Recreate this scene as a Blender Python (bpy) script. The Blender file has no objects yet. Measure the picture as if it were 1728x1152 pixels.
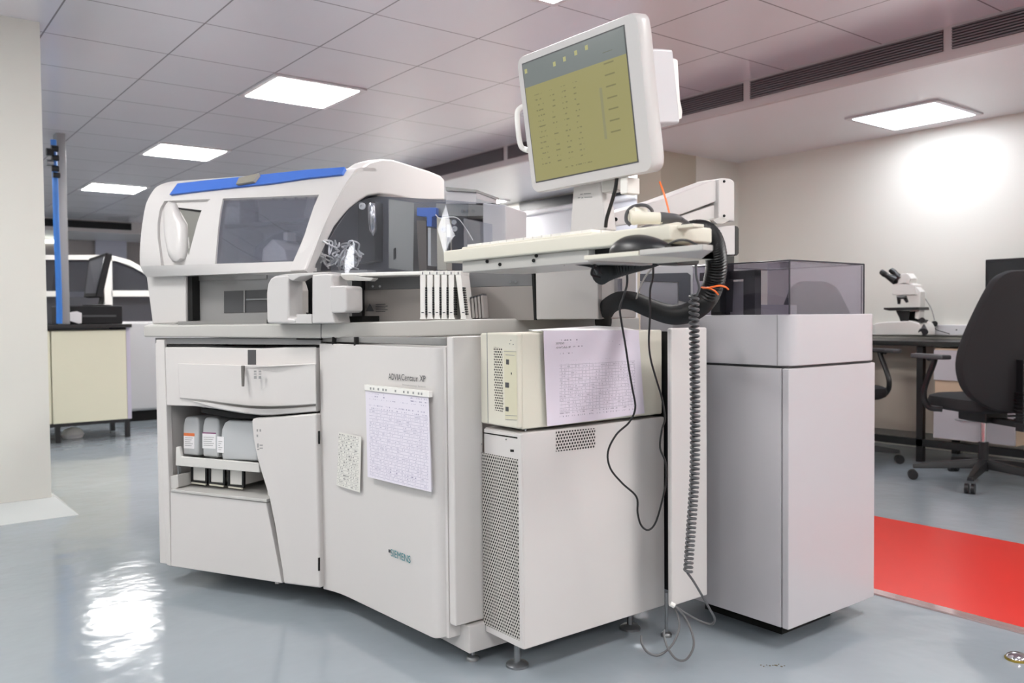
import bpy, bmesh, math, random
from mathutils import Vector as V3, Matrix
random.seed(7)
scene = bpy.context.scene
COL = scene.collection
# ------------------------------------------------------------------ camera (solved from the photo's vanishing points)
F_PX = 1434.97; CX, CY = 864.0, 576.0; H = 0.95
RGT = V3((0.78989, -0.61319, -0.00861)); UPV = V3((0.02527, 0.01851, 0.99951)); FWD = V3((0.61273, 0.78972, -0.03012))
EYE = V3((0, 0, H))
UX = V3((1, 0, 0)); VY = V3((0, 1, 0)); ZZ = V3((0, 0, 1))
def ray(x, y): return RGT*((x-CX)/F_PX) - UPV*((y-CY)/F_PX) + FWD
def Zh(x, y, h): a = ray(x, y); return EYE + a*((h-H)/a.z)
def Uh(x, y, u): a = ray(x, y); return EYE + a*(u/a.x)
def Vh(x, y, v): a = ray(x, y); return EYE + a*(v/a.y)
def Dh(x, y, d): return EYE + ray(x, y)*d
class Plane:
    """vertical plane through plan points A, B; d>0 shifts it away from the viewer"""
    def __init__(s, A, B):
        s.A = V3((A[0], A[1], 0)); s.t = (V3((B[0], B[1], 0))-s.A).normalized()
        s.n = V3((-s.t.y, s.t.x, 0))
        if s.n.dot(V3((FWD.x, FWD.y, 0))) < 0: s.n = -s.n
    def __call__(s, x, y, d=0.0):
        a = ray(x, y); k = ((s.A-EYE).dot(s.n)+d)/a.dot(s.n); return EYE + a*k
def at_depth(x, d):   # plan point seen in column x at forward distance d
    p = Dh(x, 540, d); return (p.x, p.y)

# ------------------------------------------------------------------ mesh helpers
def tagit(o, label, cat, group=None):
    o['label'] = label; o['category'] = cat
    if group: o['group'] = group
    return o
def thing(name, loc, label, cat, group=None):
    o = bpy.data.objects.new(name, None); COL.objects.link(o); o.location = V3(loc); o.empty_display_size = .05
    return tagit(o, label, cat, group)
def wloc(o):
    l = V3((0, 0, 0))
    while o is not None: l = l + o.location; o = o.parent
    return l
class MB:
    def __init__(s): s.v = []; s.f = []
    def add(s, v, f):
        b = len(s.v); s.v += [V3(p) for p in v]; s.f += [tuple(i+b for i in q) for q in f]; return s
    def box(s, a, b):
        (x0, y0, z0), (x1, y1, z1) = a, b
        return s.box8((x0, y0, z0), (x1-x0, 0, 0), (0, y1-y0, 0), (0, 0, z1-z0))
    def box8(s, o, ex, ey, ez):
        o = V3(o); ex = V3(ex); ey = V3(ey); ez = V3(ez)
        return s.prism([o, o+ex, o+ex+ey, o+ey], ez)
    def prism(s, pts, off):
        pts = [V3(p) for p in pts]; off = V3(off); n = len(pts)
        f = [tuple(range(n-1, -1, -1)), tuple(range(n, 2*n))] + [(i, (i+1) % n, n+(i+1) % n, n+i) for i in range(n)]
        return s.add(pts+[p+off for p in pts], f)
    def loft(s, rings, cap=True, close=True):
        n = len(rings[0]); v = [p for r in rings for p in r]; f = []
        for k in range(len(rings)-1):
            for i in range(n if close else n-1):
                j = (i+1) % n; f.append((k*n+i, k*n+j, (k+1)*n+j, (k+1)*n+i))
        if cap: f.append(tuple(range(n-1, -1, -1))); f.append(tuple((len(rings)-1)*n+i for i in range(n)))
        return s.add(v, f)
    def cyl(s, p0, p1, r0, r1=None, n=16):
        r1 = r0 if r1 is None else r1; p0 = V3(p0); p1 = V3(p1)
        return s.loft([ring(p0, p1-p0, r0, n), ring(p1, p1-p0, r1, n)])
    def lathe(s, base, axis, prof, n=20):
        base = V3(base); ax = V3(axis).normalized()
        return s.loft([ring(base+ax*h, ax, max(r, 1e-5), n) for r, h in prof])
    def tube(s, pts, r, n=8, res=6, smooth=True, rf=None, closed=False):
        P = catmull(pts, res) if smooth else [V3(p) for p in pts]
        rings = []; t0 = (P[1]-P[0]).normalized(); a = t0.orthogonal().normalized()
        for i, p in enumerate(P):
            t = (P[min(i+1, len(P)-1)]-P[max(i-1, 0)]).normalized()
            a = (a - t*a.dot(t)).normalized(); b = t.cross(a)
            rr = rf(i, len(P)) if rf else r
            rings.append([p+(a*math.cos(2*math.pi*k/n)+b*math.sin(2*math.pi*k/n))*rr for k in range(n)])
        return s.loft(rings)
def ring(c, ax, r, n):
    ax = V3(ax).normalized(); a = ax.orthogonal().normalized(); b = ax.cross(a)
    return [c+(a*math.cos(2*math.pi*k/n)+b*math.sin(2*math.pi*k/n))*r for k in range(n)]
def catmull(pts, res=6):
    P = [V3(p) for p in pts]; 
    if len(P) < 3: return P
    Q = [P[0]*2-P[1]]+P+[P[-1]*2-P[-2]]; out = []
    for i in range(1, len(Q)-2):
        a, b, c, d = Q[i-1], Q[i], Q[i+1], Q[i+2]
        for k in range(res):
            t = k/res; out.append(0.5*((2*b)+(c-a)*t+(2*a-5*b+4*c-d)*t*t+(3*b-a-3*c+d)*t**3))
    out.append(P[-1]); return out
def evenly(P, step):
    out = [P[0]]; acc = 0
    for a, b in zip(P, P[1:]):
        L = (b-a).length; t = step-acc
        while t <= L and L > 0:
            out.append(a+(b-a)*(t/L)); t += step
        acc = (acc+L) % step if L > 0 else acc
    return out
def mk(name, mb, mat, parent=None, smooth=False, bevel=0, seg=2, uv=None, sub=0):
    base = wloc(parent) if parent is not None else None
    vs = mb.v
    if base is None:
        c = sum(vs, V3((0, 0, 0)))/len(vs); base = V3((c.x, c.y, min(p.z for p in vs)))
    me = bpy.data.meshes.new(name); me.from_pydata([tuple(p-base) for p in vs], [], mb.f); me.validate()
    bm = bmesh.new(); bm.from_mesh(me); bmesh.ops.recalc_face_normals(bm, faces=bm.faces); 
    if uv:
        o, ax, ay = [V3(q) for q in uv]; L = bm.loops.layers.uv.new('UVMap')
        for f in bm.faces:
            for l in f.loops:
                p = l.vert.co+base-o; l[L].uv = (p.dot(ax), p.dot(ay))
    bm.to_mesh(me); bm.free()
    if smooth:
        for p in me.polygons: p.use_smooth = True
    ob = bpy.data.objects.new(name, me); COL.objects.link(ob)
    if parent is not None: ob.parent = parent; ob.location = (0, 0, 0)
    else: ob.location = base
    me.materials.append(mat)
    if bevel:
        m = ob.modifiers.new('bevel', 'BEVEL'); m.width = bevel; m.segments = seg; m.limit_method = 'ANGLE'; m.angle_limit = math.radians(40)
        m.harden_normals = False
        for p in me.polygons: p.use_smooth = True
        w = ob.modifiers.new('wn', 'WEIGHTED_NORMAL'); w.keep_sharp = False
    if sub:
        m = ob.modifiers.new('sub', 'SUBSURF'); m.levels = sub; m.render_levels = sub
    if smooth and not bevel and not sub:
        try: me.set_sharp_from_angle(angle=math.radians(42))
        except Exception: pass
    return ob
def structure(o): o['kind'] = 'structure'; return o
def qbox(name, a, b, mat, parent=None, **k): return mk(name, MB().box(a, b), mat, parent, **k)
def text(name, s, origin, xdir, ydir, h, mat, parent, width=None, bold=0.0, depth=.0004):
    cu = bpy.data.curves.new(name, 'FONT'); cu.body = s; cu.size = 1; cu.offset = bold*.5; cu.extrude = 0
    o = bpy.data.objects.new(name, cu); COL.objects.link(o); bpy.context.view_layer.update()
    me = bpy.data.meshes.new_from_object(o.evaluated_get(bpy.context.evaluated_depsgraph_get()))
    bpy.data.objects.remove(o); xs = [v.co.x for v in me.vertices]; ys = [v.co.y for v in me.vertices]
    x0, x1, y0, y1 = min(xs), max(xs), min(ys), max(ys); sy = h/(y1-y0); sx = (width/(x1-x0)) if width else sy
    origin = V3(origin); xd = V3(xdir).normalized(); yd = V3(ydir).normalized()
    mb = MB(); mb.add([origin+xd*((v.co.x-x0)*sx)+yd*((v.co.y-y0)*sy) for v in me.vertices], [tuple(p.vertices) for p in me.polygons])
    bpy.data.meshes.remove(me)
    return mk(name, mb, mat, parent)

# ------------------------------------------------------------------ materials
def srgb(c):
    return tuple(((x/255)/12.92 if x/255 <= .04045 else ((x/255+.055)/1.055)**2.4) for x in c)+(1,)
class NT:
    def __init__(s, m): s.t = m.node_tree; s.n = s.t.nodes; s.l = s.t.links
    def N(s, typ, **k):
        nd = s.n.new(typ)
        for a, b in k.items(): setattr(nd, a, b)
        return nd
    def L(s, a, b): s.l.new(a, b)
    def M(s, op, a, b=None, c=None):
        nd = s.n.new('ShaderNodeMath'); nd.operation = op
        for i, q in enumerate((a, b, c)):
            if q is None: continue
            if isinstance(q, (int, float)): nd.inputs[i].default_value = q
            else: s.l.new(q, nd.inputs[i])
        return nd.outputs[0]
    def mix(s, f, a, b):
        nd = s.n.new('ShaderNodeMix'); nd.data_type = 'RGBA'
        for i, q in ((0, f), (6, a), (7, b)):
            if isinstance(q, (int, float)): nd.inputs[i].default_value = q
            elif isinstance(q, tuple): nd.inputs[i].default_value = q
            else: s.l.new(q, nd.inputs[i])
        return nd.outputs[2]
def pmat(name, col, rough=.4, metal=0, spec=.5, noise=0.0, nscale=3.0, bump=0, bscale=40, coat=0):
    m = bpy.data.materials.new(name); m.use_nodes = True; t = NT(m); b = t.n['Principled BSDF']
    c = srgb(col); b.inputs['Base Color'].default_value = c; b.inputs['Roughness'].default_value = rough
    b.inputs['Metallic'].default_value = metal; b.inputs['Specular IOR Level'].default_value = spec
    b.inputs['Coat Weight'].default_value = coat
    tc = t.N('ShaderNodeTexCoord')
    nz = t.N('ShaderNodeTexNoise'); nz.inputs['Scale'].default_value = nscale; nz.inputs['Detail'].default_value = 4
    t.L(tc.outputs['Object'], nz.inputs['Vector'])
    if noise <= 0: noise = .03
    d = tuple(max(0, x*(1-noise)) for x in c[:3])+(1,)
    t.L(t.mix(nz.outputs['Fac'], d, c), b.inputs['Base Color'])
    if bump:
        n2 = t.N('ShaderNodeTexNoise'); n2.inputs['Scale'].default_value = bscale
        t.L(tc.outputs['Object'], n2.inputs['Vector'])
        bp = t.N('ShaderNodeBump'); bp.inputs['Strength'].default_value = bump; bp.inputs['Distance'].default_value = .01
        t.L(n2.outputs['Fac'], bp.inputs['Height']); t.L(bp.outputs[0], b.inputs['Normal'])
    return m
def emis(name, col, s):
    m = bpy.data.materials.new(name); m.use_nodes = True; t = NT(m); t.n.clear()
    e = t.N('ShaderNodeEmission'); e.inputs[0].default_value = srgb(col); e.inputs[1].default_value = s
    o = t.N('ShaderNodeOutputMaterial'); t.L(e.outputs[0], o.inputs[0]); return m
def glass(name, tint, refl=.9, rough=.02, haze=0.0, hazecol=(150, 150, 155)):
    m = bpy.data.materials.new(name); m.use_nodes = True; t = NT(m); t.n.clear()
    tr = t.N('ShaderNodeBsdfTransparent'); tr.inputs[0].default_value = srgb(tint)
    gl = t.N('ShaderNodeBsdfGlossy'); gl.inputs['Roughness'].default_value = rough; gl.inputs[0].default_value = (.95, .95, 1, 1)
    fr = t.N('ShaderNodeFresnel'); fr.inputs[0].default_value = 1.45
    fac = t.M('MULTIPLY', fr.outputs[0], refl)
    df = t.N('ShaderNodeBsdfDiffuse'); df.inputs[0].default_value = srgb(hazecol)
    m0 = t.N('ShaderNodeMixShader'); m0.inputs[0].default_value = haze; t.L(tr.outputs[0], m0.inputs[1]); t.L(df.outputs[0], m0.inputs[2])
    mx = t.N('ShaderNodeMixShader'); t.L(fac, mx.inputs[0]); t.L(m0.outputs[0], mx.inputs[1]); t.L(gl.outputs[0], mx.inputs[2])
    o = t.N('ShaderNodeOutputMaterial'); t.L(mx.outputs[0], o.inputs[0]); return m
def linemask(t, coord, pitch, width, off=0.0):
    """1 inside a line of given width repeating every pitch"""
    f = t.M('FRACT', t.M('DIVIDE', t.M('SUBTRACT', coord, off-width/2), pitch))
    return t.M('LESS_THAN', f, width/pitch)
def perforated(name, col, hole=(18, 18, 18), px=.0085, r=.0026):
    m = bpy.data.materials.new(name); m.use_nodes = True; t = NT(m); b = t.n['Principled BSDF']
    uv = t.N('ShaderNodeUVMap'); uv.uv_map = 'UVMap'
    cell = (px, px*1.732, 1)
    def dist(off):
        a = t.N('ShaderNodeVectorMath', operation='DIVIDE'); t.L(uv.outputs[0], a.inputs[0]); a.inputs[1].default_value = cell
        a2 = t.N('ShaderNodeVectorMath', operation='ADD'); t.L(a.outputs[0], a2.inputs[0]); a2.inputs[1].default_value = (off, off, 0)
        fr = t.N('ShaderNodeVectorMath', operation='FRACTION'); t.L(a2.outputs[0], fr.inputs[0])
        s = t.N('ShaderNodeVectorMath', operation='SUBTRACT'); t.L(fr.outputs[0], s.inputs[0]); s.inputs[1].default_value = (.5, .5, 0)
        q = t.N('ShaderNodeVectorMath', operation='MULTIPLY'); t.L(s.outputs[0], q.inputs[0]); q.inputs[1].default_value = (cell[0], cell[1], 0)
        l = t.N('ShaderNodeVectorMath', operation='LENGTH'); t.L(q.outputs[0], l.inputs[0]); return l.outputs['Value']
    f = t.M('LESS_THAN', t.M('MINIMUM', dist(0), dist(.5)), r)
    t.L(t.mix(f, srgb(col), srgb(hole)), b.inputs['Base Color']); b.inputs['Roughness'].default_value = .45
    return m
def paper(name, col, w, h, rules, header=(0.0,), colpitch=.012, rowpitch=.008, ink=(120, 118, 140), x0=.1, x1=.95, ytab=(.1, .6), band=None):
    """printed form: UV in metres, (0,0) bottom-left"""
    m = bpy.data.materials.new(name); m.use_nodes = True; t = NT(m); b = t.n['Principled BSDF']
    uv = t.N('ShaderNodeUVMap'); uv.uv_map = 'UVMap'; sp = t.N('ShaderNodeSeparateXYZ'); t.L(uv.outputs[0], sp.inputs[0])
    X, Y = sp.outputs[0], sp.outputs[1]
    def rng(c, a, bb): return t.M('MULTIPLY', t.M('GREATER_THAN', c, a), t.M('LESS_THAN', c, bb))
    inx = rng(X, x0*w, x1*w)
    tab = t.M('MULTIPLY', inx, rng(Y, ytab[0]*h, ytab[1]*h))
    g = t.M('MULTIPLY', tab, t.M('MAXIMUM', linemask(t, Y, rowpitch, .0011), t.M('MULTIPLY', linemask(t, X, colpitch, .0009), .6)))
    # text rows: noise broken into words on a row grid
    nz = t.N('ShaderNodeTexNoise'); nz.inputs['Scale'].default_value = 190; nz.inputs['Detail'].default_value = 1
    mp = t.N('ShaderNodeMapping'); mp.inputs['Scale'].default_value = (1, .25, 1); t.L(uv.outputs[0], mp.inputs[0]); t.L(mp.outputs[0], nz.inputs['Vector'])
    word = t.M('GREATER_THAN', nz.outputs['Fac'], .56)
    rows = linemask(t, Y, rowpitch, rowpitch*.42, rowpitch*.5)
    tx = t.M('MULTIPLY', t.M('MULTIPLY', word, rows), inx)
    body = t.M('MULTIPLY', tx, tab)
    masks = t.M('MAXIMUM', t.M('MULTIPLY', g, .75), t.M('MULTIPLY', body, .55))
    for (xa, xb, ya, yb) in rules:
        masks = t.M('MAXIMUM', masks, t.M('MULTIPLY', tx, t.M('MULTIPLY', rng(X, xa*w, xb*w), rng(Y, ya*h, yb*h))))
    base = t.mix(t.M('MULTIPLY', masks, .75), srgb(col), srgb(ink))
    t.L(base, b.inputs['Base Color']); b.inputs['Roughness'].default_value = .7
    return m

WHITE = pmat('machine_white', (213, 209, 207), .38, noise=.02)
WHITE2 = pmat('hood_white', (203, 200, 199), .3, noise=.02)
CREAM = pmat('cream_plastic', (221, 217, 203), .45)
COUNT = pmat('counter_light_grey', (188, 186, 182), .3)
GREYM = pmat('grey_metal', (150, 149, 148), .38, metal=.35)
GREYP = pmat('grey_panel', (143, 142, 142), .45)
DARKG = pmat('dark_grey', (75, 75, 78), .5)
BLACK = pmat('black_plastic', (22, 22, 25), .35)
BLACKS = pmat('black_soft', (26, 25, 28), .75)
RUBBER = pmat('black_rubber', (15, 15, 17), .42)
GAP = pmat('gap_black', (12, 12, 12), .8)
BLUE = pmat('blue_plastic', (62, 108, 196), .35)
BLUEH = pmat('blue_tube', (52, 120, 205), .3)
CHROME = pmat('chrome', (200, 200, 205), .15, metal=1)
STEEL = pmat('steel', (150, 152, 155), .3, metal=.9)
ORANGE = pmat('orange_tie', (240, 110, 35), .4)
TEAL = pmat('teal_print', (0, 125, 135), .5)
INK = pmat('grey_print', (70, 70, 75), .5)
INKL = pmat('light_print', (150, 150, 150), .5)
PALE = pmat('pale_plastic', (238, 236, 232), .35)
PAPERW = pmat('paper_white', (236, 234, 236), .7)
BOTTLE = pmat('milky_bottle', (190, 192, 194), .3)
LAB_O = pmat('orange_label', (225, 120, 70), .6)
LAB_P = pmat('purple_label', (130, 60, 110), .6)
WALLM = pmat('cream_wall', (234, 232, 224), .55, noise=.02, nscale=.6)
WALLW = pmat('white_wall', (226, 222, 214), .35, noise=.02, nscale=.6)
PLINTH = pmat('white_plinth', (220, 224, 222), .25)
REDF = pmat('red_floor_cover', (208, 50, 42), .3, noise=.08, nscale=6)
GREYC = pmat('coil_grey', (95, 95, 97), .4)
TAN = pmat('beige_panel', (200, 193, 176), .5)
WOODL = pmat('pale_wood', (226, 200, 172), .5)
SMOKE = glass('smoked_acrylic', (232, 230, 236), refl=.4, haze=.06, hazecol=(120, 118, 126))
CLEAR = glass('clear_acrylic', (240, 242, 245), refl=.3, haze=.035, hazecol=(200, 200, 205))
WINDOWG = glass('hood_window_acrylic', (232, 233, 237), refl=.7, haze=.05, hazecol=(180, 180, 186))

# floor: grey-blue glossy epoxy
def floor_mat():
    m = bpy.data.materials.new('epoxy_floor'); m.use_nodes = True; t = NT(m); b = t.n['Principled BSDF']
    g = t.N('ShaderNodeNewGeometry'); nz = t.N('ShaderNodeTexNoise'); nz.inputs['Scale'].default_value = 1.3; nz.inputs['Detail'].default_value = 5
    t.L(g.outputs['Position'], nz.inputs['Vector'])
    t.L(t.mix(nz.outputs['Fac'], srgb((138, 147, 155)), srgb((156, 164, 171))), b.inputs['Base Color'])
    b.inputs['Roughness'].default_value = .13; b.inputs['Specular IOR Level'].default_value = .75
    n2 = t.N('ShaderNodeTexNoise'); n2.inputs['Scale'].default_value = 5; n2.inputs['Detail'].default_value = 3; t.L(g.outputs['Position'], n2.inputs['Vector'])
    bp = t.N('ShaderNodeBump'); bp.inputs['Strength'].default_value = .22; bp.inputs['Distance'].default_value = .02
    t.L(n2.outputs['Fac'], bp.inputs['Height']); t.L(bp.outputs[0], b.inputs['Normal']); return m
def ceil_mat():
    m = bpy.data.materials.new('metal_ceiling_tiles'); m.use_nodes = True; t = NT(m); b = t.n['Principled BSDF']
    g = t.N('ShaderNodeNewGeometry'); sp = t.N('ShaderNodeSeparateXYZ'); t.L(g.outputs['Position'], sp.inputs[0])
    ln = t.M('MAXIMUM', linemask(t, sp.outputs[0], .6, .008, 1.99), linemask(t, sp.outputs[1], .6, .008, 3.0))
    t.L(t.mix(ln, srgb((238, 238, 244)), srgb((150, 146, 150))), b.inputs['Base Color'])
    b.inputs['Roughness'].default_value = .24; b.inputs['Metallic'].default_value = .25
    # each tile is dished a little, so reflections break at the joints
    nz = t.N('ShaderNodeTexNoise'); nz.inputs['Scale'].default_value = 1.6; nz.inputs['Detail'].default_value = 2; t.L(g.outputs['Position'], nz.inputs['Vector'])
    fx = t.M('SUBTRACT', t.M('FRACT', t.M('DIVIDE', t.M('SUBTRACT', sp.outputs[0], 1.99), .6)), .5)
    fy = t.M('SUBTRACT', t.M('FRACT', t.M('DIVIDE', t.M('SUBTRACT', sp.outputs[1], 3.0), .6)), .5)
    dish = t.M('ADD', t.M('MULTIPLY', fx, fx), t.M('MULTIPLY', fy, fy))
    hh = t.M('ADD', t.M('MULTIPLY', dish, .25), t.M('MULTIPLY', nz.outputs['Fac'], .5))
    bp = t.N('ShaderNodeBump'); bp.inputs['Strength'].default_value = .35; bp.inputs['Distance'].default_value = .02
    t.L(hh, bp.inputs['Height']); t.L(bp.outputs[0], b.inputs['Normal']); return m
FLOORM = floor_mat(); CEILM = ceil_mat()
CEIL2 = pmat('smooth_lower_ceiling', (240, 240, 243), .3, metal=.05)
SOFF = pmat('soffit_paint', (196, 188, 188), .35)
LIGHT_S = 26.0
LAMP = emis('lamp_diffuser', (255, 253, 250), LIGHT_S)
LAMPC = emis('lamp_diffuser_cool', (240, 246, 255), LIGHT_S*.38)
LAMPF = pmat('lamp_frame', (215, 214, 216), .4)

# ------------------------------------------------------------------ room
CE = 2.38; CE2 = 2.215; SU = 4.373; WU = 5.91; BV = 13.4
structure(qbox('floor', (-5, -5, -.1), (7.5, 15.2, 0), FLOORM))
structure(qbox('ceiling', (-5, -5, CE), (SU, BV, CE+.1), CEILM))
structure(qbox('ceiling_lower', (SU+.03, -5, CE2), (7.5, BV, CE2+.08), CEIL2))
structure(qbox('ceiling_far', (-5, BV+.03, CE2), (7.5, 15.2, CE2+.08), CEIL2))
structure(qbox('wall_right', (WU, -5, 0), (WU+.15, 4.5, CE2), WALLM))
structure(qbox('wall_left', (-5.15, -5, 0), (-5, 15.2, CE), WALLM))
structure(qbox('wall_near', (-5, -5.15, 0), (7.5, -5, CE), WALLM))
structure(qbox('wall_far', (-5, 14.9, 0), (7.5, 15.05, CE2), pmat('mauve_grey_wall', (160, 152, 152), .5)))
# column at the left edge of the picture
structure(qbox('wall_column', (-1.2, 4.65, 0), (.75, 5.1, CE), WALLM))
mb = MB()
for (a, b, c) in [((-1.2, 4.65), (.75, 4.65), (0, -1)), ((.75, 4.65), (.75, 5.1), (1, 0))]:
    pass
base_pts = [V3((-1.2, 4.55, 0)), V3((.85, 4.55, 0)), V3((.85, 5.1, 0)), V3((.752, 5.1, 0)), V3((.752, 4.648, 0)), V3((-1.2, 4.648, 0))]
top_pts = [V3((-1.2, 4.635, .085)), V3((.765, 4.635, .085)), V3((.765, 5.1, .085)), V3((.752, 5.1, .085)), V3((.752, 4.648, .085)), V3((-1.2, 4.648, .085))]
structure(mk('baseboard_left', MB().loft([base_pts, top_pts]), PLINTH))
# partition pier behind the machine and the windowed wall beyond it
structure(qbox('wall_pier', (4.955, 4.5, 0), (5.37, 4.75, CE2), TAN))
structure(qbox('wall_partition', (5.372, 4.5, 0), (WU+.15, 4.72, CE2), WALLM))
structure(qbox('wall_back', (WU, 4.72, 0), (WU+.15, 14.9, CE2), WALLW))
# soffit drop with three long linear grilles
structure(mk('trim_1', MB().box((SU, -5, CE2-.005), (SU+.03, BV-.001, CE+.02)), SOFF))
structure(mk('trim_2', MB().box((-5, BV, CE2-.005), (SU, BV+.03, CE)), SOFF))
GR = pmat('grille_slat', (120, 112, 116), .4, metal=.3); GRB = pmat('grille_dark', (30, 28, 30), .8)
def grille(v0, v1, label, axis='v', u0=0, u1=0, fine=True):
    if axis == 'v':
        t = thing('air_grille', (SU-.004, (v0+v1)/2, CE2+.04), label, 'air vent', 'linear air grilles in the ceiling drop')
        qbox('backing', (SU-.004, v0, CE2+.045), (SU-.001, v1, CE-.012), GRB, t)
        mb = MB()
        n = 8
        for i in range(n):
            z = CE2+.05+i*(CE-CE2-.068)/(n-1)
            mb.box((SU-.012, v0, z-.0035), (SU-.004, v1, z+.0035))
        mk('slats', mb, GR, t)
    else:
        t = thing('air_grille', ((u0+u1)/2, BV-.004, CE2+.04), label, 'air vent', 'linear air grilles in the ceiling drop')
        qbox('backing', (u0, BV-.004, CE2+.045), (u1, BV-.001, CE-.02), GRB, t)
        mb = MB()
        for i in range(5):
            z = CE2+.055+i*.024
            mb.box((u0, BV-.010, z-.002), (u1, BV-.004, z+.002))
        mk('slats', mb, GRB, t)
grille(-.3, 2.03, 'long dark louvred air grille in the ceiling drop at the top right corner')
grille(2.075, 3.235, 'long dark louvred air grille in the ceiling drop above the right lamp')
grille(3.29, 5.0, 'dark louvred air grille in the ceiling drop just right of the raised monitor')
grille(5.05, 5.665, 'short dark air grille in the ceiling drop behind the monitor')
grille(5.73, 7.6, 'dark air grille in the ceiling drop behind the white hood, left of the monitor')
grille(0, 0, 'dark horizontal air grille on the far ceiling drop above the black bench monitor', axis='u', u0=1.6, u1=3.3)
# ceiling lamps
def lamp(u0, v0, z, label, cool=False, drop=.006):
    t = thing('ceiling_light', (u0+.3, v0+.3, z-.02), label, 'ceiling light', 'square ceiling panel lights')
    mb = MB(); w = .035
    for a, b in (((u0, v0), (u0+.6, v0+w)), ((u0, v0+.6-w), (u0+.6, v0+.6)), ((u0, v0+w), (u0+w, v0+.6-w)), ((u0+.6-w, v0+w), (u0+.6, v0+.6-w))):
        mb.box((a[0], a[1], z-.012), (b[0], b[1], z-.001))
    mk('frame', mb, LAMPF, t)
    qbox('diffuser', (u0+w, v0+w, z-.014), (u0+.6-w, v0+.6-w, z-.009), LAMPC if cool else LAMP, t, bevel=.0)
lamp(1.99, 4.8, CE, 'bright square ceiling panel light above the white hood, largest of the three in a row')
lamp(1.99, 7.2, CE, 'bright square ceiling panel light, middle of the three in the row above the hood')
lamp(1.99, 9.7, CE, 'bright square ceiling panel light, farthest and lowest of the row at the left')
lamp(1.99, 2.4, CE, 'square ceiling panel light cut off by the top edge above the monitor')
lamp(5.12, 2.46, CE2, 'bright cool white panel light in the lower ceiling above the office chair', True)
lamp(5.12, 4.98, CE2, 'bright panel light in the lower ceiling showing past the right edge of the monitor', True)
lamp(5.12, 7.38, CE2, 'panel light in the lower ceiling between the hood and the monitor')
def unseen_lamp(u0, v0, z): lamp(u0, v0, z, 'unseen square ceiling panel light that adds to the room light')
for (a, b) in ((1.99, 0), (1.99, -2.4), (-.41, 0), (-.41, 2.4), (-.41, -2.4), (-2.81, 0), (-2.81, 2.4), (-2.81, -2.4), (-.41, 7.2), (-2.81, 7.2)):
    unseen_lamp(a, b, CE)
unseen_lamp(-.41, 4.8, CE); unseen_lamp(-.41, 9.7, CE); unseen_lamp(-2.81, 4.8, CE); unseen_lamp(-.41, 12.1, CE); unseen_lamp(5.12, -1.0, CE2); unseen_lamp(3.19, -2.4, CE); unseen_lamp(5.12, -3.4, CE2); unseen_lamp(5.12, 9.8, CE2)  # hidden panels added to brighten the far left ceiling and the right zone

# red floor covering with its clear edge strip
t = thing('red_floor_strip', (3.2, 0, 0), 'wide bright red floor covering crossing behind the right white cabinet', 'floor mat')
qbox('red_sheet', (2.735, -4.0, .0005), (3.745, 6.0, .004), REDF, t)
e1 = qbox('edge_strip', (2.70, -4.0, .0005), (2.745, 6.0, .006), glass('clear_tape', (235, 200, 195), refl=2.5, rough=.1, haze=.45, hazecol=(240, 225, 222)), t)
# floor outlet cap lower right
c = Zh(1716, 1112, 0)
t = thing('doorstop', (c.x, c.y, 0), 'small round brass and steel door stop on the floor near the bottom right corner', 'door stop')
mk('rim', MB().lathe(c, ZZ, [(.03, 0), (.03, .004), (.027, .006)], 28), pmat('brass', (170, 150, 70), .3, metal=.9), t, smooth=True)
mk('cap_dome', MB().lathe(c+ZZ*.006, ZZ, [(.027, 0), (.025, .005), (.018, .010), (.008, .013), (.001, .0135)], 28), CHROME, t, smooth=True)
# chipped scratch on the floor
c = Zh(1300, 1124, 0)
mb = MB()
for i in range(9):
    p = Zh(1284+i*5, 1122+random.uniform(-1.5, 3), 0); a = random.uniform(0, 3)
    r = random.uniform(.002, .005)
    mb.prism([p+V3((math.cos(a+k*1.26)*r*random.uniform(.5, 1.3), math.sin(a+k*1.26)*r*random.uniform(.5, 1.3), .0004)) for k in range(5)], (0, 0, .0006))
tagit(mk('floor_chip', mb, pmat('chip_brown', (95, 85, 60), .9)), 'small brown chipped patch in the grey floor at the bottom right of the cabinet', 'floor damage')

# ================================================================== THE ANALYZER
def proj(P):
    d = V3(P)-EYE; z = d.dot(FWD); return (CX+F_PX*d.dot(RGT)/z, CY-F_PX*d.dot(UPV)/z)
PA = Plane((.873, 3.123), (1.181, 2.547))              # left front
DB = Plane((1.203, 2.468), (1.235, 1.922))             # right front door
BPL = Plane(at_depth(325, 3.15), at_depth(900, 2.58))  # grey wall under the hood
HF = Plane(at_depth(520, 2.78), at_depth(247, 3.16))   # hood front
AN = thing('immunoassay_analyzer', (1.35, 2.75, 0), 'large white laboratory analyzer with domed hood, blue strip and curved front doors', 'lab analyzer')
def poly(P, pix, d=0): return [P(x, y, d) for x, y in pix]
def slab(name, P, pix, d0, d1, mat, parent=None, **k):
    """outline seen on plane P at offset d0, thickened straight back to d1"""
    return mk(name, MB().prism(poly(P, pix, d0), P.n*(d1-d0)), mat, parent, **k)
def at(P, x, d, z): q = P(x, 700, d); return V3((q.x, q.y, z))

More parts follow.
